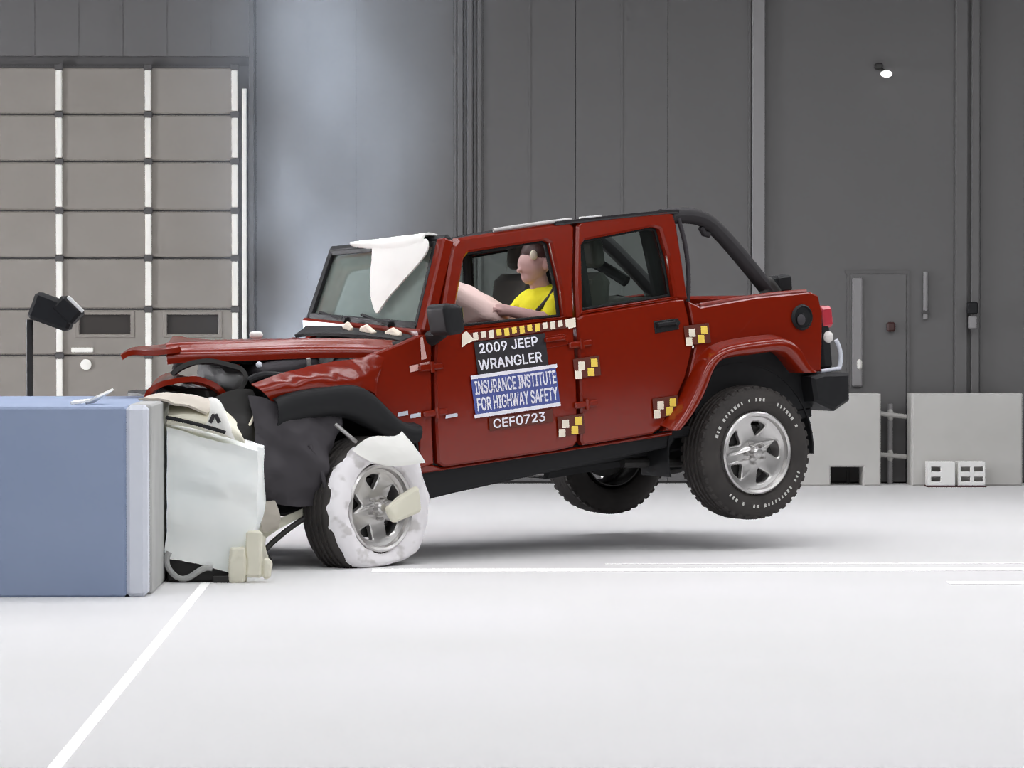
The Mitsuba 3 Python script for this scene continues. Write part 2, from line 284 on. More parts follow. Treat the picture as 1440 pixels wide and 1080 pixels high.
# ceiling floodlights
for i, (x, y) in enumerate(LAMP_XY):
    t = thing('ceiling_floodlight', 'long strip floodlight hanging from the hall ceiling over the test track', 'lamp', 'ceiling floodlights over the test track')
    obj('housing', cat(b2((x - 1.70, y - 0.43, LAMP_Z + 0.01), (x + 1.70, y + 0.43, LAMP_Z + 0.16)), tube([(x, y, LAMP_Z + 0.15), (x, y, 6.92)], 0.03)), 'column_grey', t, smooth=False)
    obj('diffuser', M([(x - 1.68, y - .4, LAMP_Z), (x - 1.68, y + .4, LAMP_Z), (x + 1.68, y + .4, LAMP_Z), (x + 1.68, y - .4, LAMP_Z)], [[0, 1, 2], [0, 2, 3]]), 'white_paint', t, smooth=False,
        emitter={'type': 'area', 'radiance': rgb(LAMP, LAMP, LAMP * 1.02)})

for x, y, rz, lab in ((-7.5, 5.6, -0.32, 'tall softbox floodlight on a stand left of the garage door'),):
    t = thing('stand_floodlight', lab, 'lamp')
    fr_ = T4().translate([x, y, 0]).rotate([0, 0, 1], math.degrees(rz)); mt = np.array(fr_.matrix, float)
    obj('housing', cat(b2((-0.16, -0.95, 0.12), (-0.02, 0.95, 2.70), 0.03), tube([(-0.1, 0, 0.04), (-0.1, 0, 0.3)], 0.04), b2((-0.5, -0.5, 0), (0.3, 0.5, 0.05))), 'black_plastic', t, smooth=False, frame=mt)
    obj('diffuser', M([(0, -.9, .16), (0, .9, .16), (0, .9, 2.66), (0, -.9, 2.66)], [[0, 1, 2], [0, 2, 3]]), 'white_paint', t, smooth=False, frame=mt, emitter={'type': 'area', 'radiance': rgb(SIDE_LAMP, SIDE_LAMP, SIDE_LAMP * 1.05)})

# ------------------------------------------------------------------ crash barrier
br = thing('crash_barrier', 'blue grey crash barrier block with crushed white honeycomb face at left', 'barrier')
obj('body', b2((-3.9, -1.86, 0.0), (-1.49, 0.34, 0.945), 0.012), 'concrete_blue', br, smooth=False, label='blue grey barrier body')
obj('corner_post', b2((-1.492, -1.866, 0.0), (-1.385, -1.70, 0.952), 0.022), 'steel_pale', br, smooth=35, label='pale steel corner edge')
obj('face_plate', b2((-1.492, -1.70, 0.0), (-1.375, 0.335, 0.952), 0.01), 'face_grey', br, smooth=False, label='grey impact face plate')
def hc(x0, x1, z0a, z1a, z0b, z1b, y0, y1, seed, amp=0.02):
    """Crushed honeycomb block: a box whose top and bottom run from (z0a, z1a) at x0 to (z0b, z1b) at x1."""
    m = trimesh.creation.box((1, 1, 1)).subdivide().subdivide().subdivide().subdivide(); v = m.vertices + 0.5
    z0, z1 = z0a + (z0b - z0a) * v[:, 0], z1a + (z1b - z1a) * v[:, 0]
    lean = 0.10 * np.clip((0.35 - (z0 + (z1 - z0) * v[:, 2])) / 0.35, 0, 1) * v[:, 0]
    m.vertices = np.stack([x0 + (x1 - x0) * v[:, 0] - lean, y0 + (y1 - y0) * v[:, 1], z0 + (z1 - z0) * v[:, 2]], 1)
    w = m.vertices; w[:, 1] += amp * (0.55 * np.sin(w[:, 2] * 22 + w[:, 0] * 9 + 4 * meshkit.noise(w * 3, seed)) + 0.9 * np.exp(-((w[:, 2] - 0.56 + 0.25 * (w[:, 0] + 1.36)) / 0.02) ** 2) * (w[:, 0] < -1.05) * -1)
    m.vertices = w + 0 * w; return crumple(m, amp, 6.0, seed)
obj('honeycomb', hc(-1.362, -0.885, 0.135, 0.815, 0.035, 0.690, -0.92, 0.12, 3), 'honeycomb_foil', br, smooth=40, label='crushed white honeycomb block')
obj('honeycomb_top', patch([[(-1.36, -0.925, 0.835), (-1.18, -0.93, 0.80), (-0.95, -0.925, 0.735)], [(-1.35, -0.90, 0.885), (-1.15, -0.91, 0.875), (-0.98, -0.90, 0.785)], [(-1.37, -0.6, 0.915), (-1.15, -0.62, 0.92), (-1.02, -0.6, 0.82)]], (18, 26), 0.012, 0.02, 7, 5), 'cream_foam', br, smooth=40, label='torn cream top skin')
obj('fold_flap', patch([[(-1.16, -0.955, 0.80), (-1.08, -0.955, 0.785), (-1.00, -0.95, 0.745)], [(-1.13, -0.965, 0.90), (-1.07, -0.965, 0.875), (-1.02, -0.95, 0.80)], [(-1.14, -0.93, 0.965), (-1.09, -0.93, 0.95), (-1.05, -0.92, 0.88)]], (14, 14), 0.008, 0.012, 9, 8), 'cotton_white', br, smooth=40, label='white folded flap with a dark mark')
obj('dark_mark', cat(b2((-1.128, -0.995, 0.835), (-1.108, -0.985, 0.885), 0.003).apply_transform(trimesh.transformations.rotation_matrix(0.45, [0, 1, 0], (-1.118, -0.98, 0.86))), b2((-1.100, -0.995, 0.835), (-1.080, -0.985, 0.885), 0.003).apply_transform(trimesh.transformations.rotation_matrix(-0.45, [0, 1, 0], (-1.09, -0.98, 0.86)))), 'sign_black', br, smooth=False)
obj('top_strap', tube(smooth_path([(-1.36, -0.955, 0.865), (-1.22, -0.965, 0.835), (-1.05, -0.96, 0.785)], 10), 0.010), 'black_plastic', br)
obj('top_skin', patch([[(-1.50, -0.98, 0.955), (-1.36, -0.985, 0.950), (-1.22, -0.96, 0.91), (-1.15, -0.95, 0.88)], [(-1.47, -0.75, 0.968), (-1.35, -0.75, 0.972), (-1.20, -0.74, 0.945), (-1.12, -0.74, 0.91)], [(-1.44, -0.45, 0.966), (-1.3, -0.45, 0.965), (-1.18, -0.45, 0.94), (-1.1, -0.45, 0.90)]], (18, 26), 0.012, 0.022, 8, 15), 'beige_skin', br, smooth=40, label='beige skin folded over the barrier top')
obj('base_tube', tube(smooth_path([(-1.345, -0.94, 0.16), (-1.33, -0.95, 0.05), (-1.27, -0.95, 0.020), (-1.20, -0.95, 0.055), (-1.12, -0.95, 0.075)], 16), 0.016, 10), 'face_grey', br)
obj('void_fill', b2((-1.36, -0.90, 0.0), (-1.02, 0.1, 0.15), 0.01), 'dark_metal', br, smooth=False)  # dark box filling the void under the honeycomb, shade given as colour
obj('base_pad', b2((-1.12, -0.96, 0.0), (-1.03, -0.86, 0.035), 0.006), 'dark_metal', br, smooth=False) if True else obj('lower_skin', patch([[(-1.35, -0.93, 0.13), (-1.22, -0.94, 0.10), (-1.06, -0.93, 0.05)], [(-1.34, -0.95, 0.04), (-1.22, -0.97, 0.02), (-1.12, -0.95, 0.03)], [(-1.33, -0.6, 0.03), (-1.22, -0.6, 0.02), (-1.1, -0.6, 0.03)]], (14, 18), 0.008, 0.01, 8, 11), 'face_grey', br, smooth=40)
for nm, pts, lab in (('barrier_shard', [[(-1.80, -1.50, 0.953), (-1.74, -1.5, 0.957)], [(-1.79, -1.38, 0.960), (-1.70, -1.42, 0.968)]], 'pale plastic shard lying flat on the barrier top'),
                     ('barrier_shard', [[(-1.73, -1.44, 0.950), (-1.67, -1.45, 0.985)], [(-1.70, -1.30, 0.956), (-1.60, -1.32, 1.020)]], 'pale plastic shard sticking up from the barrier top')):
    obj(nm, patch(pts, (6, 6), 0.012, 0.004, 12, 2), 'cotton_white', smooth=40, label=lab, category='debris')
for lo, hi in (((-1.03, -0.985, 0.004), (-0.945, -0.90, 0.19)), ((-0.945, -0.975, 0.03), (-0.865, -0.88, 0.27)), ((-0.86, -0.96, 0.02), (-0.82, -0.90, 0.13))):
    obj('foam_piece', crumple(b2(lo, hi, 0.012).subdivide().subdivide().subdivide(), 0.02, 10, int(lo[2] * 1000)), 'cream_foam', br, smooth=40)
# dark floodlight on a stand at the left edge
t = thing('camera_box', 'dark camera box on a stand at the left edge behind the barrier', 'camera')
obj('housing', box((-2.255, 1.9, 1.417), (0.26, 0.22, 0.17), 0.02, ry=0.35), 'black_plastic', t, smooth=False)
obj('visor', box((-2.110, 1.78, 1.462), (0.13, 0.012, 0.022), 0.004, ry=0.78), 'white_paint', t, smooth=False, label='white edge strip')
obj('hood', box((-2.165, 1.9, 1.427), (0.16, 0.24, 0.12), 0.02, ry=0.75), 'black_plastic', t, smooth=False)
obj('stand', tube([(-2.40, 1.9, 0.0), (-2.40, 1.9, 1.37)], 0.022), 'dark_metal', t)
for a in range(3): obj('leg', tube([(-2.40, 1.9, 0.5), (-2.40 + 0.4 * math.cos(a * 2.1 + .3), 1.9 + 0.4 * math.sin(a * 2.1 + .3), 0.01)], 0.012), 'dark_metal', t)

# ------------------------------------------------------------------ the vehicle, in its own frame: u to the rear, v to its far side, w up
TH, PT = math.radians(30.0), math.radians(6.3)
CU = np.array([math.cos(TH) * math.cos(PT), math.sin(TH) * math.cos(PT), math.sin(PT)]); CV = np.array([-math.sin(TH), math.cos(TH), 0.0]); CW = np.cross(CU, CV)
CO = np.array([-0.983, 0.768, -0.163])
CAR = np.eye(4); CAR[:3, 0], CAR[:3, 1], CAR[:3, 2], CAR[:3, 3] = CU, CV, CW, CO
def surf(w): return -0.79 + np.maximum(0, w - 1.38) * 0.13
def bend(m, bulge=0.018):
    m = m.copy(); v = m.vertices.copy(); w = v[:, 2]
    v[:, 1] += surf(w) - bulge * np.clip(1 - ((w - 0.98) / 0.40) ** 2, 0, 1); m.vertices = v; return m
car = thing('car', 'dark red four-door off-road car crashed into the barrier with its rear wheels off the floor', 'car')
def cp(name, mesh, bsdf, label=None, parent=None, smooth=30, kind=None, **k): return obj(name, mesh, bsdf, parent or car, smooth, CAR, label=label, kind=kind, **k)

DOOR_F = [(0.893, 1.355), (1.02, 1.372), (1.784, 1.350), (1.815, 1.345), (1.805, 1.26), (1.765, 0.640), (1.735, 0.613), (1.60, 0.606), (0.866, 0.612), (0.825, 0.640), (0.828, 0.85), (0.858, 1.165)]
DOOR_R = [(1.842, 1.345), (1.885, 1.366), (2.538, 1.385), (2.598, 1.38), (2.614, 1.252), (2.618, 1.095), (2.548, 0.922), (2.449, 0.765), (2.343, 0.640), (2.29, 0.616), (1.801, 0.612), (1.788, 0.64), (1.83, 1.26)]
WOUT_F = [(0.893, 1.355), (0.956, 1.477), (1.090, 1.838), (1.145, 1.884), (1.893, 1.906), (1.922, 1.870), (1.85, 1.55), (1.818, 1.345), (1.784, 1.350), (1.02, 1.372)]
WIN_F = [(1.035, 1.385), (1.040, 1.469), (1.155, 1.765), (1.195, 1.797), (1.716, 1.814), (1.745, 1.794), (1.765, 1.53), (1.758, 1.366)]
WOUT_R = [(1.842, 1.345), (1.87, 1.55), (1.94, 1.872), (1.970, 1.904), (2.579, 1.906), (2.621, 1.885), (2.632, 1.808), (2.628, 1.377), (2.538, 1.385), (1.885, 1.366)]
WIN_R = [(1.890, 1.385), (1.952, 1.762), (1.980, 1.788), (2.471, 1.819), (2.512, 1.802), (2.537, 1.64), (2.537, 1.400)]
QUARTER = [(2.628, 1.361), (2.709, 1.318), (3.125, 1.332), (3.521, 1.319), (3.571, 1.292), (3.587, 1.187), (3.538, 0.837), (3.447, 0.839), (3.385, 0.951), (3.301, 1.012), (3.014, 1.037), (2.815, 1.017), (2.687, 0.884),
           (2.568, 0.729), (2.468, 0.613), (2.365, 0.623), (2.479, 0.761), (2.572, 0.918), (2.640, 1.092), (2.636, 1.249)]
COWL = [(0.800, 1.371), (0.868, 1.356), (0.838, 1.166), (0.806, 0.848), (0.800, 0.640), (0.704, 0.620), (0.72, 0.844), (0.662, 0.867), (0.566, 0.912), (0.486, 1.018), (0.391, 1.109), (0.354, 1.186), (0.457, 1.293), (0.645, 1.331)]
ROCK = [(0.709, 0.645), (0.800, 0.632), (0.866, 0.606), (1.605, 0.600), (2.3, 0.608), (2.453, 0.610), (2.45, 0.587), (0.702, 0.590)]
def refine(P, d=0.12): return [tuple(c) for c in np.array(shapely.segmentize(Polygon(P), d).exterior.coords)[:-1]]
def both(f): return [f(lambda m: m, ''), f(mirror, ' on the far side')]
def far_twist(m):                                          # the far side sits lower in front, as the body is racked
    m = mirror(m); v = m.vertices.copy(); v[:, 2] -= 0.085 * np.clip((v[:, 2] - 1.2) / 0.6, 0, 1); m.vertices = v; return m
SIDE_NAMES = ('near', 'far')
def panel(P, d0, d1, ch=0.008, holes=(), sub=2, bulge=0.018): return bend(slab(refine(P), d0, d1, ch, [refine(h) for h in holes], sub), bulge)
doors = []
for s, side in enumerate(SIDE_NAMES):
    mm = (lambda m: m) if s == 0 else far_twist
    cp('quarter_panel', mm(panel(QUARTER, 0, 0.05)), 'paint')
    cp('cowl_panel', mm(panel(COWL, 0.004, 0.05)), 'paint')
    cp('rocker_panel', mm(panel(ROCK, 0.03, 0.10)), 'paint')
    for nm, P, WO, WI in (('front_door', DOOR_F, WOUT_F, WIN_F), ('rear_door', DOOR_R, WOUT_R, WIN_R)):
        k = cp(nm, mm(panel(P, -0.004, 0.05, 0.012)), 'paint'); doors.append(k)
        cp('window_frame', mm(panel(WO, -0.002, 0.070, 0.014, [WI])), 'paint', parent=k)
        inner = [tuple(c) for c in np.array(Polygon(WI).buffer(-0.014).exterior.coords)[:-1]]
        cp('window_seal', mm(panel(WI, 0.046, 0.066, 0.003, [inner], 1)), 'black_plastic', parent=k)
        if nm == 'rear_door':
            g = Polygon(WI).buffer(-0.004); cp('window_pane', mm(panel(list(g.exterior.coords)[:-1], 0.054, 0.0545, 0.00005, sub=0)), 'clear_glass', parent=k)
        (hx, hw) = (1.67, 1.235) if nm == 'front_door' else (2.445, 1.237)
        h = cat(slab([(hx - 0.085, hw - 0.036), (hx + 0.085, hw - 0.030), (hx + 0.085, hw + 0.034), (hx - 0.085, hw + 0.036)], -0.012, 0.0, 0.004, sub=0), b2((hx - 0.080, -0.040, hw + 0.002), (hx + 0.055, -0.022, hw + 0.026), 0.006),
                b2((hx - 0.080, -0.036, hw + 0.004), (hx - 0.060, -0.008, hw + 0.024)), b2((hx + 0.035, -0.036, hw + 0.004), (hx + 0.055, -0.008, hw + 0.024)),
                trimesh.creation.cylinder(0.016, 0.02, sections=16).apply_transform(trimesh.transformations.rotation_matrix(math.pi / 2, [1, 0, 0])).apply_translation((hx + 0.068, -0.018, hw + 0.01)))
        cp('handle', mm(bend(h)), 'black_plastic' if nm == 'rear_door' else 'paint', parent=k)
        hu = 0.83 if nm == 'front_door' else 1.835
        for hz in ((1.185, 0.925) if nm == 'front_door' else (1.20, 0.85)):
            hm = cat(b2((hu - 0.085, -0.028, hz - 0.018), (hu + 0.075, -0.004, hz + 0.018), 0.008), tube([(hu, -0.022, hz - 0.03), (hu, -0.022, hz + 0.03)], 0.014))
            cp('hinge', mm(bend(hm)), 'paint', parent=k)
# rear flares
FL_O = [(2.341, 0.631), (2.424, 0.696), (2.571, 0.879), (2.678, 1.018), (2.769, 1.058), (2.926, 1.073), (3.134, 1.071), (3.237, 1.055), (3.311, 1.003), (3.378, 0.888), (3.426, 0.844)]
FL_I = [(2.402, 0.631), (2.485, 0.700), (2.626, 0.872), (2.721, 0.996), (2.816, 1.018), (2.971, 1.017), (3.128, 1.016), (3.199, 0.999), (3.257, 0.950), (3.332, 0.855)]
def flare(FO, FI, v_out=-0.925, v_in=-0.80):
    o, i = smooth_path(np.array([(u, 0, w) for u, w in FO]), 40), smooth_path(np.array([(u, 0, w) for u, w in FI]), 40)
    lift = np.array([0, 0, 0.03])
    g = [[a + lift + [0, v_in, 0], a + [0, v_out + 0.030, 0.008], a * 0.75 + b * 0.25 + [0, v_out, 0], b + [0, v_out + 0.01, 0], b + [0, v_in + 0.03, 0]] for a, b in zip(o, i)]
    return patch(g, (50, 13), 0.008)
for s in (0, 1):
    m = flare(FL_O, FL_I); cp('wheel_flare', m if s == 0 else mirror(m), 'paint')
# inner structure
cp('floor_pan', b2((0.72, -0.73, 0.56), (3.50, 0.73, 0.62), 0.01), 'black_plastic', smooth=False)
cp('firewall', b2((0.70, -0.72, 0.58), (0.76, 0.72, 1.34), 0.01), 'black_plastic', smooth=False)
cp('tailgate', b2((3.50, -0.74, 0.84), (3.56, 0.74, 1.30), 0.015), 'paint', smooth=False)
for v in (-0.735, 0.715): cp('cargo_side', b2((2.64, v, 0.62), (3.5, v + 0.02, 1.31)), 'black_plastic', smooth=False)
for s in (-1, 1):
    wh = [[(2.947 + r * math.cos(a), s * v, 0.42 + r * math.sin(a)) for v in (0.74, 0.60, 0.44)] for a in np.linspace(-0.15, math.pi + 0.15, 13) for r in (0.53,)]
    cp('wheel_housing', patch(wh, (30, 6), 0.01), 'black_plastic')
    cp('housing_wall', slab([(2.947 + 0.53 * math.cos(a), 0.42 + 0.53 * math.sin(a)) for a in np.linspace(-0.15, math.pi + 0.15, 20)], s * 0.44, s * 0.44 + 0.01, 0.001, sub=0), 'black_plastic', smooth=False)
# windshield: near side leans as measured, far side a little further back and lower
A0, A1, B0, B1 = (np.array(x) for x in ((0.862, -0.735, 1.372), (1.075, -0.715, 1.885), (0.900, 0.735, 1.432), (1.100, 0.715, 1.838)))
def lerp(a, b, t): return a + (b - a) * t
def bar(a, b, w, d, r=0.012):
    a, b = np.asarray(a, float), np.asarray(b, float); L = np.linalg.norm(b - a); z = (b - a) / L; x = np.cross([0, 1.0, 0] if abs(z[1]) < 0.7 else [0, 0, 1.0], z); x /= np.linalg.norm(x); y = np.cross(z, x)
    m = box((0, 0, L / 2), (w, d, L), r); t = np.eye(4); t[:3, 0], t[:3, 1], t[:3, 2], t[:3, 3] = x, y, z, a; return m.apply_transform(t)
wf = cp('windshield_frame', cat(bar(A0 + [0, .025, 0], A1 + [0, .025, 0], 0.075, 0.085), bar(A0 + [-.01, -.0, -0.015], B0 + [-.01, 0, -.015], 0.07, 0.08)), 'paint', smooth=False)
cp('far_pillar', bar(B0 - [0, .02, 0], B1 - [0, .02, 0], 0.05, 0.05), 'black_plastic', parent=wf, smooth=False)
cp('header', bar(A1 + [0, -.01, 0.0], B1 + [0, .01, 0], 0.05, 0.055, 0.02), 'black_plastic', parent=wf, smooth=False, label='black windshield header')
fw_n = np.cross(B0 - A0, A1 - A0); fw_n /= np.linalg.norm(fw_n)
if fw_n[0] > 0: fw_n = -fw_n
def wsp(s, t, off=0.0): return lerp(lerp(A0, B0, s), lerp(A1, B1, s), t) + fw_n * off
g = [[wsp(s, t, 0.012) for t in np.linspace(0.07, 0.93, 4)] for s in np.linspace(0.055, 0.955, 4)]
gm = np.array(g); idx = np.arange(16).reshape(4, 4); q = np.stack([idx[:-1, :-1], idx[1:, :-1], idx[1:, 1:], idx[:-1, 1:]], -1).reshape(-1, 4)
cp('windshield', M(gm.reshape(-1, 3), np.vstack([q[:, [0, 1, 2]], q[:, [0, 2, 3]]])), 'milky_glass', parent=wf, smooth=False, label='milky greenish windshield glass')
def edge(a, b, off, w, d): return bar(wsp(*a, off), wsp(*b, off), w, d, 0.004)
cp('glass_seal', cat(edge((0.05, 0.05), (0.05, 0.95), 0.03, 0.022, 0.035), edge((0.95, 0.05), (0.95, 0.95), 0.03, 0.022, 0.035), edge((0.05, 0.94), (0.95, 0.94), 0.03, 0.022, 0.03), edge((0.05, 0.06), (0.95, 0.06), 0.03, 0.022, 0.040)), 'black_plastic', parent=wf, smooth=False)
for a, b in (((0.25, 0.04), (0.52, 0.13)), ((0.62, 0.04), (0.88, 0.12))):
    cp('wiper', cat(tube([wsp(*a, 0.05), wsp(*b, 0.03)], 0.009, 6), tube([wsp(a[0], a[1], 0.06), wsp(a[0], a[1], 0.02)], 0.016, 8)), 'black_plastic', parent=wf)
# roof, with added bright strips standing in for its edge highlight
RP = [[(u, v, w + 0.010 * (1 - (v / 0.72) ** 2) - dz * (v + 0.715) / 1.43) for v in (-0.715, -0.62, -0.3, 0.0, 0.3, 0.62, 0.715)] for u, w, dz in ((1.86, 1.902, 0.09), (1.90, 1.903, 0.09), (2.35, 1.900, 0.10), (2.66, 1.890, 0.10))]
cp('roof', patch(RP, (24, 20), 0.022), 'black_vinyl', label='black roof panel over the rear seats')
for s in (-1, 1):
    if s < 0: cp('roof_highlight_strip', tube(smooth_path([(1.38, s * 0.715, 1.906), (1.65, s * 0.715, 1.914), (1.91, s * 0.715, 1.917)], 10), 0.011, 10), 'steel', label='added bright strip for the roof edge highlight')
    if s < 0: cp('roof_highlight_strip', tube(smooth_path([(1.97, s * 0.715, 1.917), (2.12, s * 0.715, 1.914)], 4), 0.009, 10), 'steel', label='added bright strip for the roof edge highlight')
    cp('roof_rail', tube([(1.12, s * 0.66, 1.84 - 0.04 * (s + 1)), (2.66, s * 0.66, 1.855 - 0.045 * (s + 1))], 0.028), 'black_vinyl')
    rb = np.array([0, 0, -0.085 if s > 0 else 0]) * np.linspace(1, 0, 26)[:, None] + smooth_path([(2.60, s * 0.62, 1.868), (2.70, s * 0.62, 1.864), (2.80, s * 0.62, 1.856), (2.90, s * 0.62, 1.825), (2.985, s * 0.62, 1.760), (3.10, s * 0.62, 1.635), (3.228, s * 0.62, 1.480), (3.35, s * 0.62, 1.325)], 26)
    cp('roll_bar', tube(rb, 0.048, 12), 'black_vinyl', label='black padded roll bar')
    cp('pillar_hoop', tube(smooth_path([(2.03, s * 0.66, 0.65), (2.00, s * 0.67, 1.3), (1.99, s * 0.63, 1.79 - 0.04 * s)], 8), 0.032), 'black_vinyl')
    cp('bar_strap', tube([(2.88, s * 0.62, 1.78), (2.90, s * 0.62, 1.74), (2.935, s * 0.62, 1.73)], 0.020), 'black_vinyl')
    cp('bar_foot', hull_balls([(3.30, s * 0.63, 1.335), (3.38, s * 0.63, 1.335), (3.33, s * 0.63, 1.40)], 0.035), 'dark_metal')
    cp('bow', tube(smooth_path([(2.70, s * 0.655, 1.85), (2.735, s * 0.66, 1.6), (2.705, s * 0.665, 1.34)], 8), 0.014), 'grey_plastic')
cp('cross_bar', tube([(2.0, -0.63, 1.83), (2.0, 0.63, 1.745)], 0.032), 'black_vinyl')
cp('cross_bar', tube([(2.66, -0.62, 1.845), (2.66, 0.62, 1.76)], 0.034), 'black_vinyl')
cp('rail_trim', tube(smooth_path([(2.715, -0.770, 1.328), (2.95, -0.772, 1.334), (3.25, -0.772, 1.336), (3.50, -0.768, 1.326)], 16), 0.014), 'paint')
cp('rail_cap', b2((2.69, -0.775, 1.318), (3.40, -0.70, 1.336), 0.006), 'paint')
cp('rail_cap', b2((2.69, 0.70, 1.318), (3.40, 0.775, 1.336), 0.006), 'paint')
cb = cp('rail_camera', b2((3.42, -0.60, 1.325), (3.535, -0.48, 1.428), 0.015), 'black_plastic', label='small black box on the rear body rail', smooth=False)
# fuel cap, tail lamps, bumper, spare-less tailgate
fcap = lathe([(0, 0.02), (0.072, 0.02), (0.078, 0.008), (0.066, -0.006), (0.060, 0.004), (0.030, 0.004), (0.026, -0.010), (0.0, -0.012)], 32); fcap.apply_translation((3.425, -0.822, 1.178))
fk = cp('fuel_cap', fcap, 'black_plastic', label='black round fuel filler')
cp('filler_lid', trimesh.creation.icosphere(2, 0.030).apply_transform(np.diag([1, 0.35, 1.1, 1])).apply_translation((3.403, -0.832, 1.165)), 'grey_plastic', parent=fk)
for s in (0, 1):
    mm = (lambda m: m) if s == 0 else mirror
    k = cp('tail_lamp', mm(b2((3.575, -0.775, 0.84), (3.66, -0.64, 1.215), 0.02)), 'black_plastic', smooth=False)
    cp('red_lens', mm(b2((3.59, -0.782, 1.09), (3.685, -0.65, 1.222), 0.018)), 'lens_red', parent=k, smooth=False, label='red lamp lens')
    cp('clear_lens', mm(hull_balls([(3.635, -0.760, 1.035), (3.655, -0.71, 1.035)], 0.040)), 'lens_white', parent=k, label='clear reversing lamp lens')
    cp('guard', mm(tube(smooth_path([(3.69, -0.775, 1.01), (3.715, -0.775, 0.93), (3.70, -0.775, 0.845)], 8), 0.014)), 'steel_pale', parent=k, label='pale bent lamp guard')
    cp('guard', mm(tube([(3.545, -0.79, 0.835), (3.70, -0.78, 0.835)], 0.013)), 'steel_pale', parent=k)
BP = [(3.43, 0.815), (3.52, 0.828), (3.715, 0.808), (3.70, 0.640), (3.58, 0.590), (3.44, 0.665)]
bm = slab(BP, -0.86, 0.86, 0.02, sub=0); cp('rear_bumper', bm, 'black_plastic', smooth=25, label='black rear bumper')
# mirrors
for s in (0,):
    mm = lambda m: m
    k = cp('side_mirror', mm(hull_balls([(0.835, -0.90, 1.395), (0.835, -1.06, 1.400), (0.825, -0.90, 1.505), (0.825, -1.06, 1.51), (0.895, -0.92, 1.40), (0.895, -1.04, 1.40), (0.885, -0.92, 1.50), (0.885, -1.04, 1.50)], 0.035)), 'black_plastic', label='black square side mirror')
    cp('mirror_arm', mm(hull_balls([(0.87, -0.78, 1.345), (0.87, -0.90, 1.375)], [0.045, 0.035])), 'black_plastic', parent=k)
    cp('mirror_glass', mm(b2((0.920, -1.05, 1.385), (0.934, -0.91, 1.515), 0.004)), 'mirror_glass', parent=k, smooth=False)
# hood: near edge as measured, bulged middle, front torn down
HU = [(0.770, 1.325, 0.70), (0.55, 1.362, 0.68), (0.25, 1.398, 0.66), (-0.05, 1.424, 0.63), (-0.35, 1.448, 0.60), (-0.55, 1.466, 0.585), (-0.68, 1.470, 0.57)]
HG = []
for i, (u, w, hwid) in enumerate(HU):
    row = []
    for v, drop in ((-1.0, 0.108), (-0.998, 0.085), (-0.990, 0.064), (-0.965, 0.0465), (-0.935, 0.0355), (-0.905, 0.0240), (-0.875, 0.0125), (-0.845, 0.002), (-0.80, 0.0), (-0.7, 0.0), (-0.35, 0.0), (0.0, 0.0), (0.35, 0.0), (0.7, 0.0), (1.0, 0.03)):
        z = w + 0.012 - 0.016 * (v + 1) - drop
        row.append((u + 0.34 * (v + 1) * max(0, (0.25 - u) / 1.05), v * hwid, z + 0.004 * math.sin(3.1 * v + i) * (v > -0.6)))
    HG.append(row)
cp('hood', patch(HG, (44, 120), 0.008, 0.0006, 5, 4), 'paint', label='red hood buckled and pushed up', smooth=40)
tipg = [[(-0.60, -0.59, 1.452), (-0.50, -0.30, 1.452), (-0.36, 0.0, 1.445)], [(-0.72, -0.585, 1.445), (-0.60, -0.3, 1.445), (-0.46, 0.0, 1.435)], [(-0.84, -0.575, 1.460), (-0.70, -0.3, 1.455), (-0.56, 0.0, 1.445)], [(-0.945, -0.56, 1.447), (-0.80, -0.3, 1.440), (-0.65, 0.0, 1.430)]]
cp('hood_edge', patch(tipg, (24, 16), 0.028, 0.012, 9, 3), 'paint', label='torn curled front edge of the hood', smooth=40)
cp('hood_lining', patch([[(0.35, -0.56, 1.32), (0.35, 0.0, 1.33), (0.35, 0.56, 1.32)], [(-0.2, -0.55, 1.335), (-0.1, 0, 1.35), (0.0, 0.5, 1.36)], [(-0.60, -0.55, 1.405), (-0.35, 0, 1.40), (-0.15, 0.4, 1.40)]], (24, 20), 0.03, 0.015, 7, 9), 'black_plastic', smooth=40)
for (u, v, w) in ((0.66, -0.60, 1.335), (0.70, -0.55, 1.33)): cp('hood_latch', hull_balls([(u, v - 0.075, w - 0.03), (u + 0.02, v - 0.075, w - 0.045)], 0.014), 'yellow_tape', label='small yellow mark on the hood corner')
cp('washer_nozzle', hull_balls([(0.30, 0.30, 1.420), (0.34, 0.30, 1.415)], 0.022), 'white_paint', label='small white fitting on the hood')
# cowl top with pale debris
cp('cowl_top', patch([[(0.74, -0.66, 1.335), (0.74, 0, 1.37), (0.76, 0.66, 1.36)], [(0.86, -0.68, 1.362), (0.87, 0, 1.40), (0.90, 0.68, 1.42)]], (8, 20), 0.02, 0.008, 9, 3), 'black_plastic', smooth=40)
for i, (a, b) in enumerate((((0.79, -0.56, 1.372), (0.80, -0.40, 1.380)), ((0.78, -0.28, 1.385), (0.80, -0.10, 1.398)), ((0.80, 0.02, 1.402), (0.81, 0.12, 1.408)))):
    cp('cowl_fragment', crumple(hull_balls([a, b, lerp(np.array(a), np.array(b), 0.5) + [0, 0, 0.022]], 0.014), 0.01, 25, i), 'tape_white', label='pale broken trim piece at the windshield base')
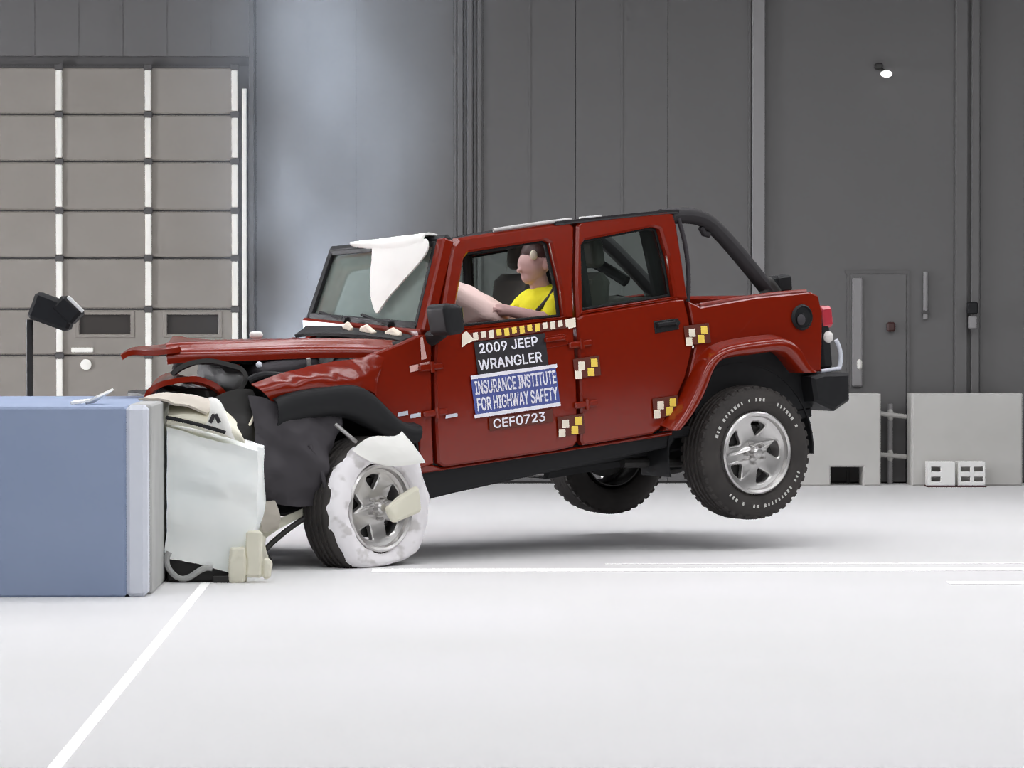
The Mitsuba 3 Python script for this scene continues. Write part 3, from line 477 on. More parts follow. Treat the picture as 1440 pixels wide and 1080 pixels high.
# front fender remains, inner liner, engine bay
cp('front_fender', patch([[(-0.30, -0.80, 1.222), (-0.06, -0.81, 1.268), (0.16, -0.80, 1.283), (0.40, -0.79, 1.285), (0.60, -0.77, 1.33)],
                          [(-0.25, -0.84, 1.170), (-0.05, -0.86, 1.205), (0.15, -0.86, 1.220), (0.36, -0.84, 1.20), (0.50, -0.81, 1.20)],
                          [(-0.20, -0.82, 1.120), (-0.03, -0.85, 1.150), (0.12, -0.86, 1.150), (0.33, -0.85, 1.125), (0.45, -0.815, 1.06)]], (22, 40), 0.01, 0.016, 7, 6), 'paint', label='crumpled red front fender', smooth=40)
AR_O = [(-0.20, 1.115), (-0.02, 1.150), (0.12, 1.150), (0.34, 1.118), (0.455, 1.025), (0.545, 0.925), (0.69, 0.862)]
AR_I = [(-0.21, 0.99), (-0.02, 1.020), (0.12, 1.020), (0.27, 0.99), (0.39, 0.92), (0.50, 0.85), (0.665, 0.79)]
cp('fender_liner', flare(AR_O, AR_I, -0.90, -0.76), 'black_plastic', label='black torn front wheel arch liner', smooth=40)
cp('arch_shell', patch([[(0.69, v, 0.62), (0.66, v, 0.86), (0.48, v, 1.0), (0.2, v, 1.10), (-0.15, v, 1.08), (-0.28, v, 0.85), (-0.26, v, 0.55)] for v in (-0.80, -0.55, -0.30)], (10, 40), 0.012, 0.012, 6, 2), 'black_plastic', smooth=40)
cp('arch_wall', patch([[(0.70, -0.32, 0.45), (0.2, -0.30, 0.45), (-0.3, -0.30, 0.45)], [(0.70, -0.32, 1.12), (0.2, -0.30, 1.12), (-0.3, -0.30, 1.12)]], (12, 16), 0.012, 0.03, 5, 4), 'black_plastic', smooth=40)
cp('crushed_liner', patch([[(-0.33, -0.80, 1.16), (-0.10, -0.85, 1.10), (0.10, -0.84, 1.06), (0.22, -0.80, 1.03)], [(-0.34, -0.86, 0.98), (-0.14, -0.93, 0.93), (0.05, -0.90, 0.90), (0.17, -0.82, 0.88)],
                           [(-0.36, -0.86, 0.78), (-0.18, -0.92, 0.74), (0.0, -0.90, 0.72), (0.10, -0.80, 0.70)], [(-0.34, -0.80, 0.60), (-0.2, -0.86, 0.54), (-0.03, -0.86, 0.52), (0.06, -0.78, 0.52)]], (34, 30), 0.014, 0.10, 4, 8), 'grey_plastic', label='crushed dark grey wheel liner', smooth=40)
for i, pts in enumerate(([(-0.05, -0.93, 0.86), (0.0, -0.94, 0.72), (0.03, -0.92, 0.60)], [(0.14, -0.90, 0.95), (0.20, -0.93, 0.88), (0.25, -0.91, 0.84)], [(0.09, -0.93, 0.72), (0.10, -0.94, 0.62), (0.09, -0.92, 0.55)])):
    cp('liner_strut', tube(smooth_path(pts, 8), 0.012, 8), 'steel' if i else 'grey_plastic')
eng = cp('engine', cat(crumple(b2((-0.20, -0.30, 0.65), (0.62, 0.35, 1.20), 0.04).subdivide().subdivide().subdivide(), 0.05, 5, 1), crumple(b2((-0.10, -0.55, 0.95), (0.45, -0.28, 1.22), 0.03).subdivide().subdivide().subdivide(), 0.05, 6, 4)), 'dark_metal', smooth=40, label='dark engine block in the crushed bay')
cp('air_box', crumple(hull_balls([(-0.12, -0.62, 1.27), (0.18, -0.60, 1.28), (0.18, -0.42, 1.29), (-0.12, -0.42, 1.27)], 0.05).subdivide(), 0.02, 9, 3), 'grey_plastic', parent=eng)
cp('reservoir', hull_balls([(0.30, -0.66, 1.24), (0.40, -0.66, 1.245), (0.34, -0.64, 1.27)], 0.032), 'grey_plastic', parent=eng)
cp('hose', tube(smooth_path([(-0.28, -0.74, 1.24), (-0.18, -0.78, 1.26), (-0.06, -0.78, 1.235), (0.06, -0.74, 1.25)], 14), 0.022, 10), 'black_plastic', parent=eng)
cp('bracket', b2((0.10, -0.72, 1.25), (0.125, -0.70, 1.32), 0.006), 'steel', parent=eng, smooth=False)
cp('clip', trimesh.creation.icosphere(2, 0.018).apply_translation((-0.20, -0.72, 1.318)), 'steel_pale', parent=eng)
rad = cp('radiator', crumple(b2((-0.46, -0.60, 0.62), (-0.36, 0.55, 1.20), 0.01).subdivide().subdivide().subdivide().subdivide(), 0.06, 4, 5), 'dark_metal', smooth=40)
cp('grille', patch([[(-0.86, -0.64, 1.205), (-0.58, -0.1, 1.19), (-0.38, 0.3, 1.18)], [(-0.72, -0.66, 1.285), (-0.44, -0.1, 1.26), (-0.26, 0.3, 1.25)], [(-0.50, -0.68, 1.255), (-0.30, -0.1, 1.21), (-0.15, 0.3, 1.2)], [(-0.40, -0.68, 1.14), (-0.26, -0.1, 1.10), (-0.1, 0.3, 1.10)]], (26, 26), 0.03, 0.018, 7, 7), 'paint', label='red grille folded over the barrier', smooth=40)
cp('upper_shroud', patch([[(-0.68, -0.62, 1.315), (-0.35, 0, 1.32), (-0.1, 0.5, 1.32)], [(-0.50, -0.66, 1.365), (-0.24, 0, 1.36), (0.0, 0.5, 1.36)], [(-0.30, -0.70, 1.32), (-0.15, 0, 1.30), (0.05, 0.5, 1.3)], [(-0.36, -0.72, 1.15), (-0.2, 0, 1.12), (0.0, 0.5, 1.1)]], (26, 26), 0.025, 0.025, 6, 13), 'dark_metal', smooth=40)
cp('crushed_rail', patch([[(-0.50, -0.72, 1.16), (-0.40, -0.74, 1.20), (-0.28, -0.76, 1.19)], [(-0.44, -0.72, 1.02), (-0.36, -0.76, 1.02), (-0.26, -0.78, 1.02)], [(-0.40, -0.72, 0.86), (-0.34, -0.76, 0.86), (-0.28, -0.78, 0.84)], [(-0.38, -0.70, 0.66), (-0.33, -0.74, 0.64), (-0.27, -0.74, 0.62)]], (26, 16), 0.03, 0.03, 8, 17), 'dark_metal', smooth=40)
cp('lamp_fragment', crumple(hull_balls([(-0.295, -0.82, 0.99), (-0.285, -0.82, 0.92)], 0.012), 0.008, 30, 3), 'yellow_tape', label='broken amber lamp fragment')
cp('lamp_fragment', crumple(hull_balls([(-0.33, -0.80, 1.01), (-0.30, -0.80, 1.05)], 0.009), 0.008, 30, 5), 'tape_white')
cp('front_bumper', crumple(cat(b2((-0.52, -0.55, 0.42), (-0.36, 0.95, 0.64), 0.02)).subdivide().subdivide().subdivide().subdivide(), 0.03, 5, 21), 'black_plastic', smooth=40)
cp('bumper_end', patch([[(-0.35, -0.84, 0.58), (-0.26, -0.86, 0.58)], [(-0.36, -0.86, 0.50), (-0.25, -0.88, 0.49)], [(-0.34, -0.84, 0.42), (-0.26, -0.86, 0.42)]], (12, 8), 0.02, 0.02, 12, 22), 'beige_skin', label='beige bent bumper bracket', smooth=40)
cp('foam_fragment', crumple(b2((-0.43, -0.86, 0.175), (-0.33, -0.74, 0.40), 0.015).subdivide().subdivide().subdivide(), 0.03, 9, 23), 'cream_foam', label='cream foam bumper fragment', smooth=40)
cp('control_arm', tube(smooth_path([(-0.36, -0.78, 0.27), (-0.20, -0.79, 0.38), (0.0, -0.80, 0.47)], 8), 0.016, 8), 'dark_metal')
cp('control_arm', patch([[(-0.34, -0.74, 0.46), (-0.18, -0.76, 0.47), (0.02, -0.77, 0.52)], [(-0.33, -0.75, 0.34), (-0.20, -0.77, 0.41), (0.0, -0.78, 0.47)]], (8, 14), 0.02, 0.02, 10, 24), 'cream_foam', label='pale bent suspension arm', smooth=40)
cp('control_arm', hull_balls([(-0.35, -0.76, 0.21), (-0.30, -0.77, 0.25), (-0.34, -0.76, 0.30)], 0.03), 'dark_metal')
# underbody
for s in (-1, 1):
    cp('frame_rail', b2((-0.25, s * 0.47 - 0.06, 0.46), (3.55, s * 0.47 + 0.06, 0.58), 0.015), 'black_plastic', smooth=False)
    cp('sill', slab([(0.712, 0.592), (2.47, 0.592), (2.49, 0.555), (2.45, 0.515), (2.188, 0.504), (1.557, 0.478), (0.954, 0.448), (0.74, 0.432), (0.70, 0.46)], s * 0.70 - 0.03, s * 0.70 + 0.03, 0.012, sub=0), 'black_plastic', smooth=False)
    cp('trailing_arm', tube([(2.25, s * 0.50, 0.44), (2.90, s * 0.55, 0.36)], 0.032), 'dark_metal')
    cp('spring', tube(np.array([(2.86 + 0.06 * math.cos(a), s * 0.52 + 0.06 * math.sin(a), 0.42 + 0.20 * a / 30) for a in np.linspace(0, 30, 70)]), 0.010, 6), 'dark_metal')
    cp('shock_absorber', tube([(3.05, s * 0.50, 0.36), (3.12, s * 0.46, 0.66)], 0.030), 'dark_metal')
cp('rear_axle', cat(tube([(2.947, -0.72, 0.42), (2.947, 0.72, 0.375)], 0.045, 12), trimesh.creation.icosphere(3, 0.15).apply_transform(np.diag([1, 0.9, 0.95, 1])).apply_translation((2.947, 0.0, 0.40))), 'dark_metal')
cp('drive_shaft', tube([(1.4, 0.02, 0.48), (2.82, 0.0, 0.42)], 0.038), 'dark_metal')
cp('muffler', hull_balls([(3.25, 0.25, 0.50), (3.25, -0.30, 0.50)], 0.10), 'dark_metal')
cp('transfer_case', crumple(b2((0.9, -0.30, 0.42), (1.6, 0.25, 0.58), 0.04).subdivide().subdivide(), 0.02, 6, 3), 'dark_metal', smooth=40)
cp('exhaust_pipe', tube(smooth_path([(1.0, -0.38, 0.46), (1.8, -0.36, 0.44), (2.4, -0.3, 0.46), (2.8, -0.28, 0.60), (3.2, -0.25, 0.52)], 20), 0.028), 'steel')
cp('fuel_tank', b2((1.75, -0.42, 0.40), (2.45, 0.02, 0.56), 0.04), 'black_plastic', smooth=30)
cp('front_axle', tube([(0.36, -0.62, 0.42), (0.22, 0.66, 0.40)], 0.042, 12), 'dark_metal')
cp('skid_bracket', b2((2.42, -0.60, 0.40), (2.50, -0.50, 0.52), 0.012), 'steel', smooth=False)
cp('tow_hook', tube(smooth_path([(3.40, -0.62, 0.62), (3.42, -0.64, 0.56), (3.46, -0.64, 0.60)], 8), 0.012), 'steel')

# wheels: axle along v, outer face at negative v
def wheel(parent_label, center, steer=0.0, tilt=0.0, flat=0.0, white=False, far=False, phase=0.0, name='wheel', off_disc=True):
    k = keyed(car + '__' + name); 
    if parent_label: labels[k] = {'label': parent_label}
    R = trimesh.transformations.rotation_matrix(steer, [0, 0, 1]) @ trimesh.transformations.rotation_matrix(tilt, [1, 0, 0])
    Tm = np.eye(4); Tm[:3, 3] = center
    if far: R = R @ trimesh.transformations.rotation_matrix(math.pi, [0, 0, 1])
    def put(nm, m, mt, lab=None, smooth=35):
        m = m.copy()
        if flat:
            v = m.vertices.copy(); low = -0.40 + flat
            if nm != 'brake_disc': v[:, 2] = np.where(v[:, 2] < low + 0.07, low + 0.07 * np.exp((v[:, 2] - low - 0.07) / 0.07), v[:, 2]) if nm in ('tire', 'sidewall') else v[:, 2]
            m.vertices = v
        obj(nm, m, mt, k, smooth, CAR @ Tm @ R, label=lab)
    h = 0.125                                             # half width
    prof = [(0.245, h - 0.03), (0.265, h - 0.005), (0.31, h + 0.012), (0.352, h + 0.004), (0.382, h - 0.018), (0.396, h - 0.045)]
    for g in (0.06, 0.02, -0.02, -0.06): prof += [(0.400, g + 0.014), (0.400, g + 0.005), (0.390, g + 0.004), (0.390, g - 0.004)]
    prof += [(0.396, -h + 0.045), (0.382, -h + 0.018), (0.352, -h - 0.004), (0.31, -h - 0.012), (0.265, -h + 0.005), (0.245, -h + 0.03)]
    prof = prof + [(0.238, -h + 0.04), (0.238, h - 0.04)]
    put('tire', lathe(prof + [prof[0]], 80), 'rubber', 'black all-terrain tire')
    lug = []
    for i in range(44):
        a = 2 * math.pi * i / 44
        for sgn in (-1, 1):
            lug.append(box((0.3835, sgn * (h - 0.036), 0), (0.024, 0.042, 0.036), 0.004).apply_transform(trimesh.transformations.rotation_matrix(a + sgn * 0.03, [0, 1, 0])))
    if not flat: put('tread_lugs', cat(lug), 'rubber', smooth=False); labels[k + '__tread_lugs'] = {'kind': 'stuff'}
    if white:
        ring = lathe([(0.245, -h + 0.01), (0.262, -h - 0.012), (0.31, -h - 0.030), (0.352, -h - 0.020), (0.378, -h + 0.004), (0.386, -h + 0.030), (0.372, -h + 0.02), (0.31, -h - 0.010), (0.262, -h + 0.006), (0.245, -h + 0.01)], 96)
        put('sidewall', crumple(ring, 0.022, 9, 6), 'white_rubber', 'white torn sidewall of the flattened tire', 40)
    elif not far:
        marks = []
        for a0, a1 in ((-2.7, -0.35), (0.5, 2.4)):
            for a in np.arange(a0, a1, 0.085):
                if rng.random() < 0.25: continue
                marks.append(box((0.318 * math.cos(a), -h - 0.011, -0.318 * math.sin(a)), (0.015, 0.004, 0.020 + 0.012 * rng.random())).apply_transform(np.eye(4)) if False else
                             box((0.318, -h - 0.0112, 0), (0.020, 0.003, 0.008 + 0.010 * rng.random())).apply_transform(trimesh.transformations.rotation_matrix(a, [0, 1, 0])))
        put('raised_letters', cat(marks), 'block_white', 'worn white raised sidewall marks', False); labels[k + '__raised_letters']['kind'] = 'stuff'
    # alloy rim: dished disc with five rounded triangular windows, lip and barrel
    wins = []
    for i in range(5):
        a = phase + 2 * math.pi * i / 5; c, s_ = math.cos(a), math.sin(a)
        P = Polygon([(0.098, 0.0), (0.176, 0.060), (0.190, 0.0), (0.176, -0.060)]).buffer(-0.012).buffer(0.012)
        wins.append([(x * c - y * s_, x * s_ + y * c) for x, y in np.array(P.exterior.coords)[:-1]])
    circ = [(0.222 * math.cos(a), 0.222 * math.sin(a)) for a in np.linspace(0, 2 * math.pi, 61)[:-1]]
    disc = slab(circ, 0.0, 0.035, 0.007, wins, 2); v = disc.vertices.copy(); r = np.hypot(v[:, 0], v[:, 2])
    v[:, 1] += -h + 0.012 + 0.030 * np.clip(1 - ((r - 0.12) / 0.12) ** 2, 0, 1) * (r > 0.05) + 0.012 * np.clip((0.12 - r) / 0.12, 0, 1); disc.vertices = v
    put('rim', disc, 'alloy', 'silver five-spoke alloy rim', 30)
    put('rim_lip', lathe([(0.216, -h + 0.03), (0.222, -h - 0.004), (0.236, -h - 0.010), (0.246, -h - 0.002), (0.248, -h + 0.03), (0.236, -h + 0.03), (0.228, -h + 0.09), (0.222, h - 0.03), (0.214, h - 0.03), (0.216, -h + 0.03)], 64), 'dark_metal' if far else 'alloy')
    put('hub_cap', lathe([(0.0, -h - 0.022), (0.022, -h - 0.020), (0.032, -h - 0.008), (0.034, -h + 0.03), (0, -h + 0.03)], 24), 'alloy')
    nuts = [trimesh.creation.cylinder(0.010, 0.04, sections=6).apply_transform(trimesh.transformations.rotation_matrix(math.pi / 2, [1, 0, 0])).apply_translation((0.062 * math.cos(phase + .63 + 2 * math.pi * i / 5), -h + 0.02, 0.062 * math.sin(phase + .63 + 2 * math.pi * i / 5))) for i in range(5)]
    for q_ in nuts: put('wheel_nut', q_, 'steel', smooth=False)
    put('brake_disc', lathe([(0.0, -0.03), (0.165, -0.03), (0.165, -0.005), (0.10, -0.005), (0.08, 0.05), (0, 0.05)], 48), 'dark_metal')
    return k
wheel('rear wheel nearest the camera, lifted off the floor', (2.947, -0.775, 0.42), phase=0.0)
wheel('far rear wheel seen below the sill', (2.960, 0.775, 0.375), far=True, tilt=0.03)
fw = wheel('front wheel turned inward with white torn flattened tire', (0.345, -0.775, 0.452), steer=math.radians(15), flat=0.065, white=True, phase=0.35)
wheel('far front wheel hidden behind the crushed nose', (0.16, 0.775, 0.46), far=True, steer=math.radians(10))
cp('torn_flap', patch([[(0.20, -0.96, 0.80), (0.33, -0.97, 0.86), (0.43, -0.97, 0.845), (0.52, -0.96, 0.865)], [(0.27, -0.98, 0.74), (0.36, -0.99, 0.77), (0.46, -1.0, 0.76), (0.58, -0.99, 0.76)], [(0.36, -0.97, 0.70), (0.43, -0.98, 0.685), (0.53, -0.985, 0.68), (0.635, -0.98, 0.675)]], (20, 26), 0.008, 0.012, 9, 31), 'cotton_white', parent=fw, label='torn white flap over the wheel top', smooth=40)
cp('hub_fragment', crumple(hull_balls([(0.40, -0.96, 0.45), (0.58, -0.94, 0.42), (0.56, -0.95, 0.52), (0.42, -0.96, 0.39)], 0.025).subdivide(), 0.02, 14, 33), 'cream_foam', parent=fw, label='cream broken fragment on the rim', smooth=40)

# interior
def seat(u, v, wid, name='front_seat'):
    k = cp(name, cat(b2((u - 0.28, v - wid / 2, 0.86), (u + 0.24, v + wid / 2, 1.02), 0.05)), 'seat_cloth')
    cp('backrest', bar((u + 0.20, v, 0.98), (u + 0.33, v, 1.58), 0.13, wid * 0.94, 0.05), 'seat_cloth', parent=k)
    cp('seat_base', b2((u - 0.2, v - wid * .4, 0.61), (u + 0.18, v + wid * .4, 0.87), 0.02), 'black_plastic', parent=k, smooth=False)
    for hv in ((v,) if wid < 0.7 else (v - wid * 0.27, v + wid * 0.27)):
        cp('headrest', hull_balls([(u + 0.36, hv - 0.10, 1.65), (u + 0.36, hv + 0.10, 1.65), (u + 0.37, hv - 0.08, 1.745), (u + 0.37, hv + 0.08, 1.745)], 0.045), 'seat_cloth', parent=k)
    return k
seat(1.86, -0.37, 0.50); seat(1.86, 0.37, 0.50); cp('rear_seat', cat(b2((2.35, -0.55, 0.86), (2.85, 0.55, 1.02), 0.05), b2((2.82, -0.55, 0.90), (2.95, 0.55, 1.27), 0.05)), 'seat_cloth')
for s in (-1, 1): cp('rear_hoop', tube(smooth_path([(2.62, s * 0.60, 0.65), (2.58, s * 0.60, 1.3), (2.52, s * 0.58, 1.79 - 0.04 * s)], 8), 0.055), 'black_vinyl')
cp('dashboard', hull_balls([(0.92, -0.60, 1.27), (0.92, 0.60, 1.30), (1.08, -0.60, 1.25), (1.08, 0.60, 1.25), (1.05, -0.60, 1.08), (1.05, 0.60, 1.08)], 0.06), 'black_vinyl')
st = trimesh.creation.torus(0.18, 0.016, major_sections=32, minor_sections=10).apply_transform(trimesh.transformations.rotation_matrix(math.radians(-65), [0, 1, 0])).apply_translation((1.36, -0.37, 1.30))
sw = cp('steering_wheel', st, 'black_plastic'); cp('column', tube([(1.05, -0.37, 1.16), (1.35, -0.37, 1.29)], 0.03), 'black_plastic', parent=sw)
ab = crumple(hull_balls([(1.26, -0.37, 1.50), (1.24, -0.37, 1.58), (1.36, -0.37, 1.55), (1.34, -0.56, 1.45), (1.34, -0.20, 1.45), (1.50, -0.38, 1.42), (1.58, -0.42, 1.37), (1.30, -0.38, 1.38)], 0.06).subdivide().subdivide(), 0.035, 5, 41)
cp('airbag', ab, 'airbag_fabric', label='pale pink inflated driver airbag', smooth=True)
cp('seat_belt', tube(smooth_path([(2.30, 0.20, 1.74), (2.36, -0.10, 1.66), (2.46, -0.40, 1.50)], 10), 0.035), 'black_vinyl')
cp('cargo_cover', crumple(b2((2.15, -0.60, 1.30), (2.60, 0.60, 1.40), 0.03).subdivide().subdivide().subdivide(), 0.05, 6, 44), 'seat_cloth', smooth=40, label='grey rear bench load')

# target stickers, scale tape, painted highlights, door sign (all on the near side)
def vside(u, w, off=-0.022): return float(surf(np.array(w))) - 0.018 * max(0, 1 - ((w - 0.98) / 0.40) ** 2) + off
def flatm(m, u, w, off=-0.008):                            # a mesh made in (x along u, y up, z outwards) laid on the side
    m = m.copy(); v = m.vertices; ww = w + v[:, 1]
    m.vertices = np.stack([u + v[:, 0], np.array([vside(0, q, off) for q in ww]) - v[:, 2], ww], 1); m.faces = m.faces[:, ::-1]; m.fix_normals(); return m
def quad(P, t=0.002): return trimesh.creation.extrude_polygon(Polygon(P), t, engine='earcut')
for (u, w) in ((1.860, 1.061), (2.651, 1.163), (2.383, 0.765), (1.718, 0.740)):
    k = cp('target_sticker', flatm(quad([(-0.090, -0.058), (0.090, -0.058), (0.090, 0.058), (-0.090, 0.058)]), u, w, -0.012), 'sticker_back', label='square crash-test target sticker', smooth=False)
    for i, (a, b, m_) in enumerate(((-0.066, -0.036, 'tape_white'), (-0.038, 0.014, 'tape_white'), (0.022, -0.030, 'yellow_tape'), (0.050, 0.020, 'yellow_tape'))):
        cp('quadrant', flatm(quad([(a - 0.024, b - 0.022), (a + 0.022, b - 0.026), (a + 0.024, b + 0.022), (a - 0.020, b + 0.026)]), u, w, -0.0145), m_, parent=k, smooth=False)
tp = cp('scale_tape', flatm(quad([(1.075, -0.030), (1.81, -0.020), (1.81, 0.026), (1.10, 0.022)]), 0.0, 1.322, -0.010), 'sticker_back', smooth=False, label='yellow and white ruler tape below the front window')
for i in range(13):
    u = 1.140 + i * 0.052; w = 1.322 + 0.0005 * i
    cp('tick', flatm(quad([(-0.016, -0.022 + 0.008 * (i % 2)), (0.016, -0.020 + 0.008 * (i % 2)), (0.017, 0.024), (-0.015, 0.022)]), u, w, -0.0135), 'yellow_tape' if 2 < i < 9 else 'tape_white', parent=tp, smooth=False)
cp('tick', flatm(quad([(-0.045, -0.045), (-0.015, -0.03), (0.045, -0.012), (0.0, 0.045), (-0.03, 0.03)]), 1.085, 1.315, -0.0135), 'tape_white', parent=tp, smooth=False)
sg = cp('door_sign', flatm(quad([(1.125, 1.105), (1.600, 1.105), (1.600, 1.290), (1.125, 1.290)]), 0.0, 0.0, -0.013), 'sign_black', smooth=False, label='crash-test identification sign on the front door')
cp('blue_field', flatm(quad([(1.085, 0.862), (1.655, 0.862), (1.645, 1.100), (1.075, 1.100)]), 0.0, 0.0, -0.013), 'sign_blue', parent=sg, smooth=False, label='blue field of the sign')
cp('black_field', flatm(quad([(1.17, 0.778), (1.60, 0.778), (1.60, 0.850), (1.17, 0.850)]), 0.0, 0.0, -0.012), 'sticker_back', parent=sg, smooth=False)
for w in (1.094, 0.872): cp('white_bar', flatm(quad([(1.075, -0.010), (1.655, -0.010), (1.655, 0.011), (1.075, 0.011)]), 0.0, w, -0.0155), 'sign_white', parent=sg, smooth=False)
def line(txt, u0, u1, w, h):
    m = meshkit.text_mesh(txt, h, 0.002, bold=True); b = m.bounds; m.vertices = (m.vertices - [b[0][0], b[0][1], 0]) * [(u1 - u0) / (b[1][0] - b[0][0]), 1, 1]
    cp('lettering', flatm(m, u0, w, -0.0155), 'sign_white', parent=sg, smooth=False, label='white lettering')
line('2009 JEEP', 1.150, 1.545, 1.222, 0.052); line('WRANGLER', 1.135, 1.560, 1.128, 0.056)
line('INSURANCE INSTITUTE', 1.095, 1.640, 0.993, 0.072); line('FOR HIGHWAY SAFETY', 1.100, 1.640, 0.898, 0.072); line('CEF0723', 1.195, 1.545, 0.788, 0.050)
cp('highlight_mark', flatm(quad([(-0.04, -0.010), (0.04, -0.008), (0.04, 0.012), (-0.035, 0.010)]), 0.925, 0.895, -0.014), 'steel_pale', label='small pale painted highlight on the front door', smooth=False)  # highlight low on the door, painted as a pale mark
for u, w in ((0.62, 0.945), (0.70, 0.925)): cp('highlight_mark', flatm(quad([(-0.035, -0.012), (0.035, -0.010), (0.035, 0.014), (-0.030, 0.010)]), u, w, 0.0), 'steel_pale', smooth=False)  # bright glints of the lower hinge painted as flat pale marks
cp('tick', flatm(quad([(-0.022, -0.030), (0.030, -0.024), (0.034, 0.030), (-0.020, 0.026)]), 1.785, 1.325, -0.0140), 'tape_white', parent=tp, smooth=False)
for u, w, a, b in ((0.725, 1.190, 0.030, 0.020), (0.795, 1.200, 0.034, 0.016)): cp('painted_glint', flatm(quad([(-a, -b), (a, -b * .7), (a * .9, b), (-a, b * .8)]), u, w, -0.002), 'glint_pink', label='small pale pink painted highlight beside the door hinge', smooth=False)  # hinge reflections painted as flat pink patches
cp('painted_glint', flatm(quad([(-0.016, -0.065), (0.020, -0.060), (0.012, 0.065), (-0.004, 0.060)]), 0.792, 1.295, -0.002), 'glint_pink', label='upright pale pink painted highlight ahead of the mirror', smooth=False)  # cowl edge highlight painted as an upright strip

# white cloth hanging over the windshield header
def wq(s, t, off=0.05): return tuple(wsp(s, t, off))
cl = [[wq(0.10, 1.055, -0.02), wq(0.40, 1.06, -0.02), wq(0.74, 1.07, -0.02)], [wq(0.10, 1.03, 0.07), wq(0.40, 1.02, 0.07), wq(0.74, 1.02, 0.07)], [wq(0.10, 0.93, 0.075), wq(0.40, 0.90, 0.075), wq(0.72, 0.985, 0.06)]]
lower = [[wq(0.08, 0.97, 0.075), wq(0.30, 0.97, 0.08), wq(0.53, 0.95, 0.075)], [wq(0.08, 0.76, 0.07), wq(0.27, 0.70, 0.07), wq(0.50, 0.62, 0.06)], [wq(0.22, 0.50, 0.06), wq(0.31, 0.46, 0.06), wq(0.45, 0.35, 0.055)], [wq(0.350, 0.16, 0.055), wq(0.362, 0.15, 0.055), wq(0.375, 0.16, 0.055)]]
wc = thing('white_cloth', 'white cloth hung in a point over the windshield from its header', 'cloth')
obj('fold', patch(cl, (14, 24), 0.012, 0.004, 8, 3), 'cotton_white', wc, 40, CAR)
obj('point', patch(lower, (28, 20), 0.010, 0.006, 8, 5), 'cotton_white', wc, 40, CAR)

# crash-test dummy in the driver's seat
def skeleton(bones, length=0.02, it=8):
    s = []
    for a, ra, b, rb in bones:
        pts = trimesh.creation.icosphere(2)
        h = trimesh.convex.convex_hull(np.vstack([pts.vertices * ra + a, pts.vertices * rb + b])); s.append(m3.Manifold(m3.Mesh(np.asarray(h.vertices, np.float32), np.asarray(h.faces, np.uint32))))
    u = m3.Manifold.batch_boolean(s, m3.OpType.Add).refine_to_length(length); m = man(u); m.merge_vertices(); trimesh.smoothing.filter_taubin(m, iterations=it); return m
dv = -0.37
J = lambda u, v, w: np.array([u, dv + v, w])
bones = [(J(1.96, -.09, 1.06), .12, J(1.96, .09, 1.06), .12), (J(1.96, 0, 1.08), .14, J(1.90, 0, 1.34), .14), (J(1.90, -.13, 1.43), .085, J(1.90, .13, 1.43), .085), (J(1.90, 0, 1.36), .13, J(1.89, 0, 1.46), .08),
         (J(1.885, 0, 1.47), .058, J(1.86, 0, 1.58), .058), (J(1.862, 0, 1.69), .094, J(1.835, 0, 1.665), .090), (J(1.835, 0, 1.63), .070, J(1.805, 0, 1.60), .050),
         (J(1.765, 0, 1.655), .012, J(1.737, 0, 1.640), .014), (J(1.783, -.028, 1.598), .013, J(1.783, .028, 1.598), .013), (J(1.87, -.092, 1.65), .022, J(1.875, -.092, 1.68), .022), (J(1.87, .092, 1.65), .022, J(1.875, .092, 1.68), .022)]
for s in (-1, 1):
    sh, el, wr = J(1.90, s * .19, 1.43), J(1.76, s * .22, 1.345), J(1.53, s * .20, 1.425)
    bones += [(sh, .062, el, .046), (el, .044, wr, .032), (wr, .032, wr + [-.07, 0, .015], .036)]
    for i in range(4): p = wr + [-.08, s * (-.028 + .019 * i), .015]; bones += [(p, .010, p + [-.045, 0, .012], .0095), (p + [-.045, 0, .012], .0095, p + [-.065, 0, -.015], .008)]
    p = wr + [-.03, -s * .035, .02]; bones += [(p, .011, p + [-.035, -s * .02, .02], .009)]
    hip, kn, an = J(1.92, s * .10, 1.02), J(1.50, s * .15, 1.12), J(1.22, s * .13, 0.76)
    bones += [(hip, .092, kn, .062), (kn, .058, an, .040), (an, .042, an + [-.18, 0, -.03], .036)]
dm = thing('crash_test_dummy', 'crash-test dummy in a yellow shirt sitting in the driver seat', 'dummy')
obj('body', skeleton(bones, 0.02), 'skin', dm, True, CAR)
sb = [(J(1.96, -.06, 1.12), .155, J(1.96, .06, 1.12), .155), (J(1.96, 0, 1.12), .165, J(1.895, 0, 1.36), .165), (J(1.90, -.14, 1.425), .100, J(1.90, .14, 1.425), .100), (J(1.90, 0, 1.36), .15, J(1.885, 0, 1.45), .105)]
for s in (-1, 1): sb += [(J(1.90, s * .18, 1.43), .085, J(1.80, s * .215, 1.36), .068)]
obj('shirt', crumple(skeleton(sb, 0.02), 0.012, 14, 3), 'yellow_shirt', dm, True, CAR, label='bright yellow short-sleeved shirt')
obj('harness_strap', tube(smooth_path([tuple(J(1.90, -.12, 1.535)), tuple(J(1.80, -.16, 1.45)), tuple(J(1.735, -.10, 1.36)), tuple(J(1.77, -.02, 1.22))], 12), 0.013, 8), 'sign_black', dm, 35, CAR, label='dark diagonal strap')
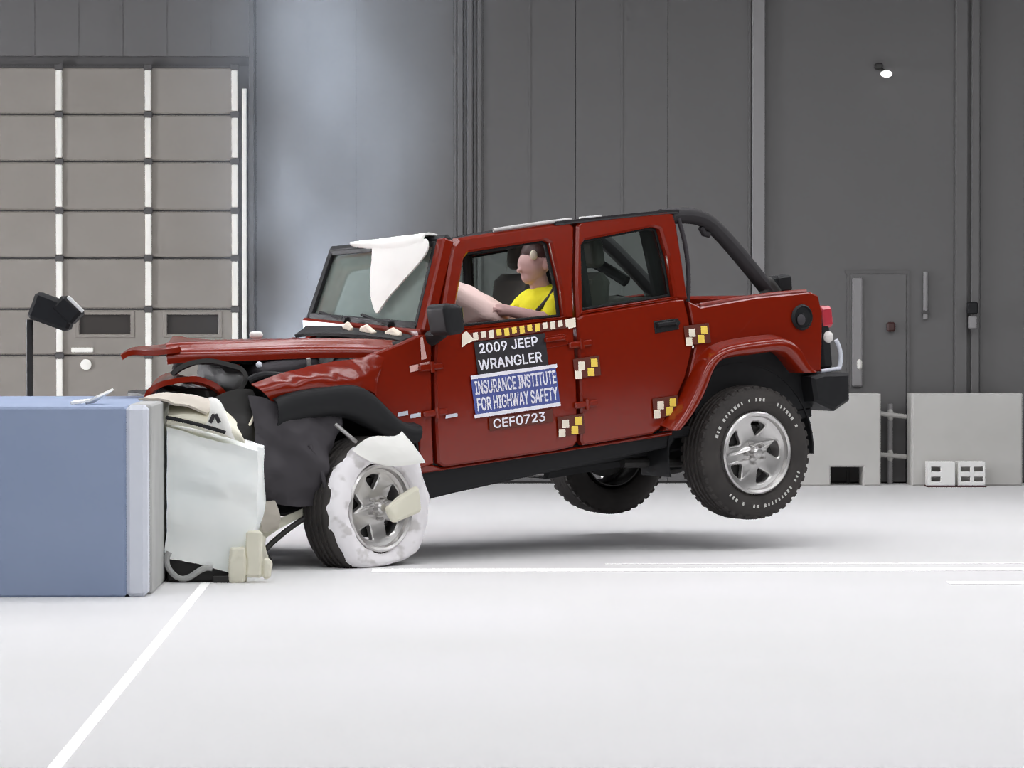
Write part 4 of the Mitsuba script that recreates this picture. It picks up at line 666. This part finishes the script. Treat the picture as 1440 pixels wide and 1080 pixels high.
obj('cap', hull_balls([J(1.865, 0, 1.715), J(1.875, 0, 1.70)], 0.094).slice_plane((0, 0, 1.70), (0.25, 0, 1)), 'paint_dark', dm, 35, CAR, label='dark top of the head')
obj('marker', trimesh.creation.icosphere(2, 0.026).apply_transform(np.diag([1, .5, 1.1, 1])).apply_translation(J(1.795, -.085, 1.725)), 'tape_white', dm, 35, CAR, label='white marker spot on the temple')

# ------------------------------------------------------------------ smoke
SX, SY, SZ = (-2.2, 0.5), (2.5, 4.6), (0.95, 4.4)
n = 48
zz, yy, xx = np.meshgrid(*[(np.arange(n) + 0.5) / n] * 3, indexing='ij')
X, Y, Z = SX[0] + (SX[1] - SX[0]) * xx, SY[0] + (SY[1] - SY[0]) * yy, SZ[0] + (SZ[1] - SZ[0]) * zz
cx = -0.80 + 0.12 * (Z - 1.5); wid = 0.34 + 0.13 * (Z - 1.2)
dens = np.exp(-((X - cx) / wid) ** 2) * np.exp(-((Y - 3.5) / 0.55) ** 2) * np.exp(-(Z - 1.3) / 1.5) * np.clip((Z - 0.95) / 0.35, 0, 1)
nz = meshkit.fbm(np.stack([X * 1.6, Y * 1.6, Z * 0.9], -1), 4, 9)
dens *= np.clip((nz - 0.28) / 0.35, 0, 1.4)
edge_ = np.minimum.reduce([xx, 1 - xx, yy, 1 - yy, zz, 1 - zz]) / 0.06
dens = (dens * np.clip(edge_, 0, 1)).astype(np.float32)
box_t = T4().translate([SX[0], SY[0], SZ[0]]).scale([SX[1] - SX[0], SY[1] - SY[0], SZ[1] - SZ[0]])
scene['smoke_cloud'] = {'type': 'cube', 'to_world': box_t @ T4().translate([0.5, 0.5, 0.5]).scale(0.5), 'bsdf': {'type': 'ref', 'id': 'no_surface'},
                        'interior': {'type': 'heterogeneous', 'albedo': {'type': 'constvolume', 'value': rgb(0.80, 0.89, 1.0)},
                                     'sigma_t': {'type': 'gridvolume', 'grid': mi.VolumeGrid(dens[..., None]), 'to_world': box_t, 'filter_type': 'trilinear'}, 'scale': 1.6}}
tag('smoke_cloud', 'bluish smoke rising behind the crumpled hood', 'smoke', None, 'stuff')
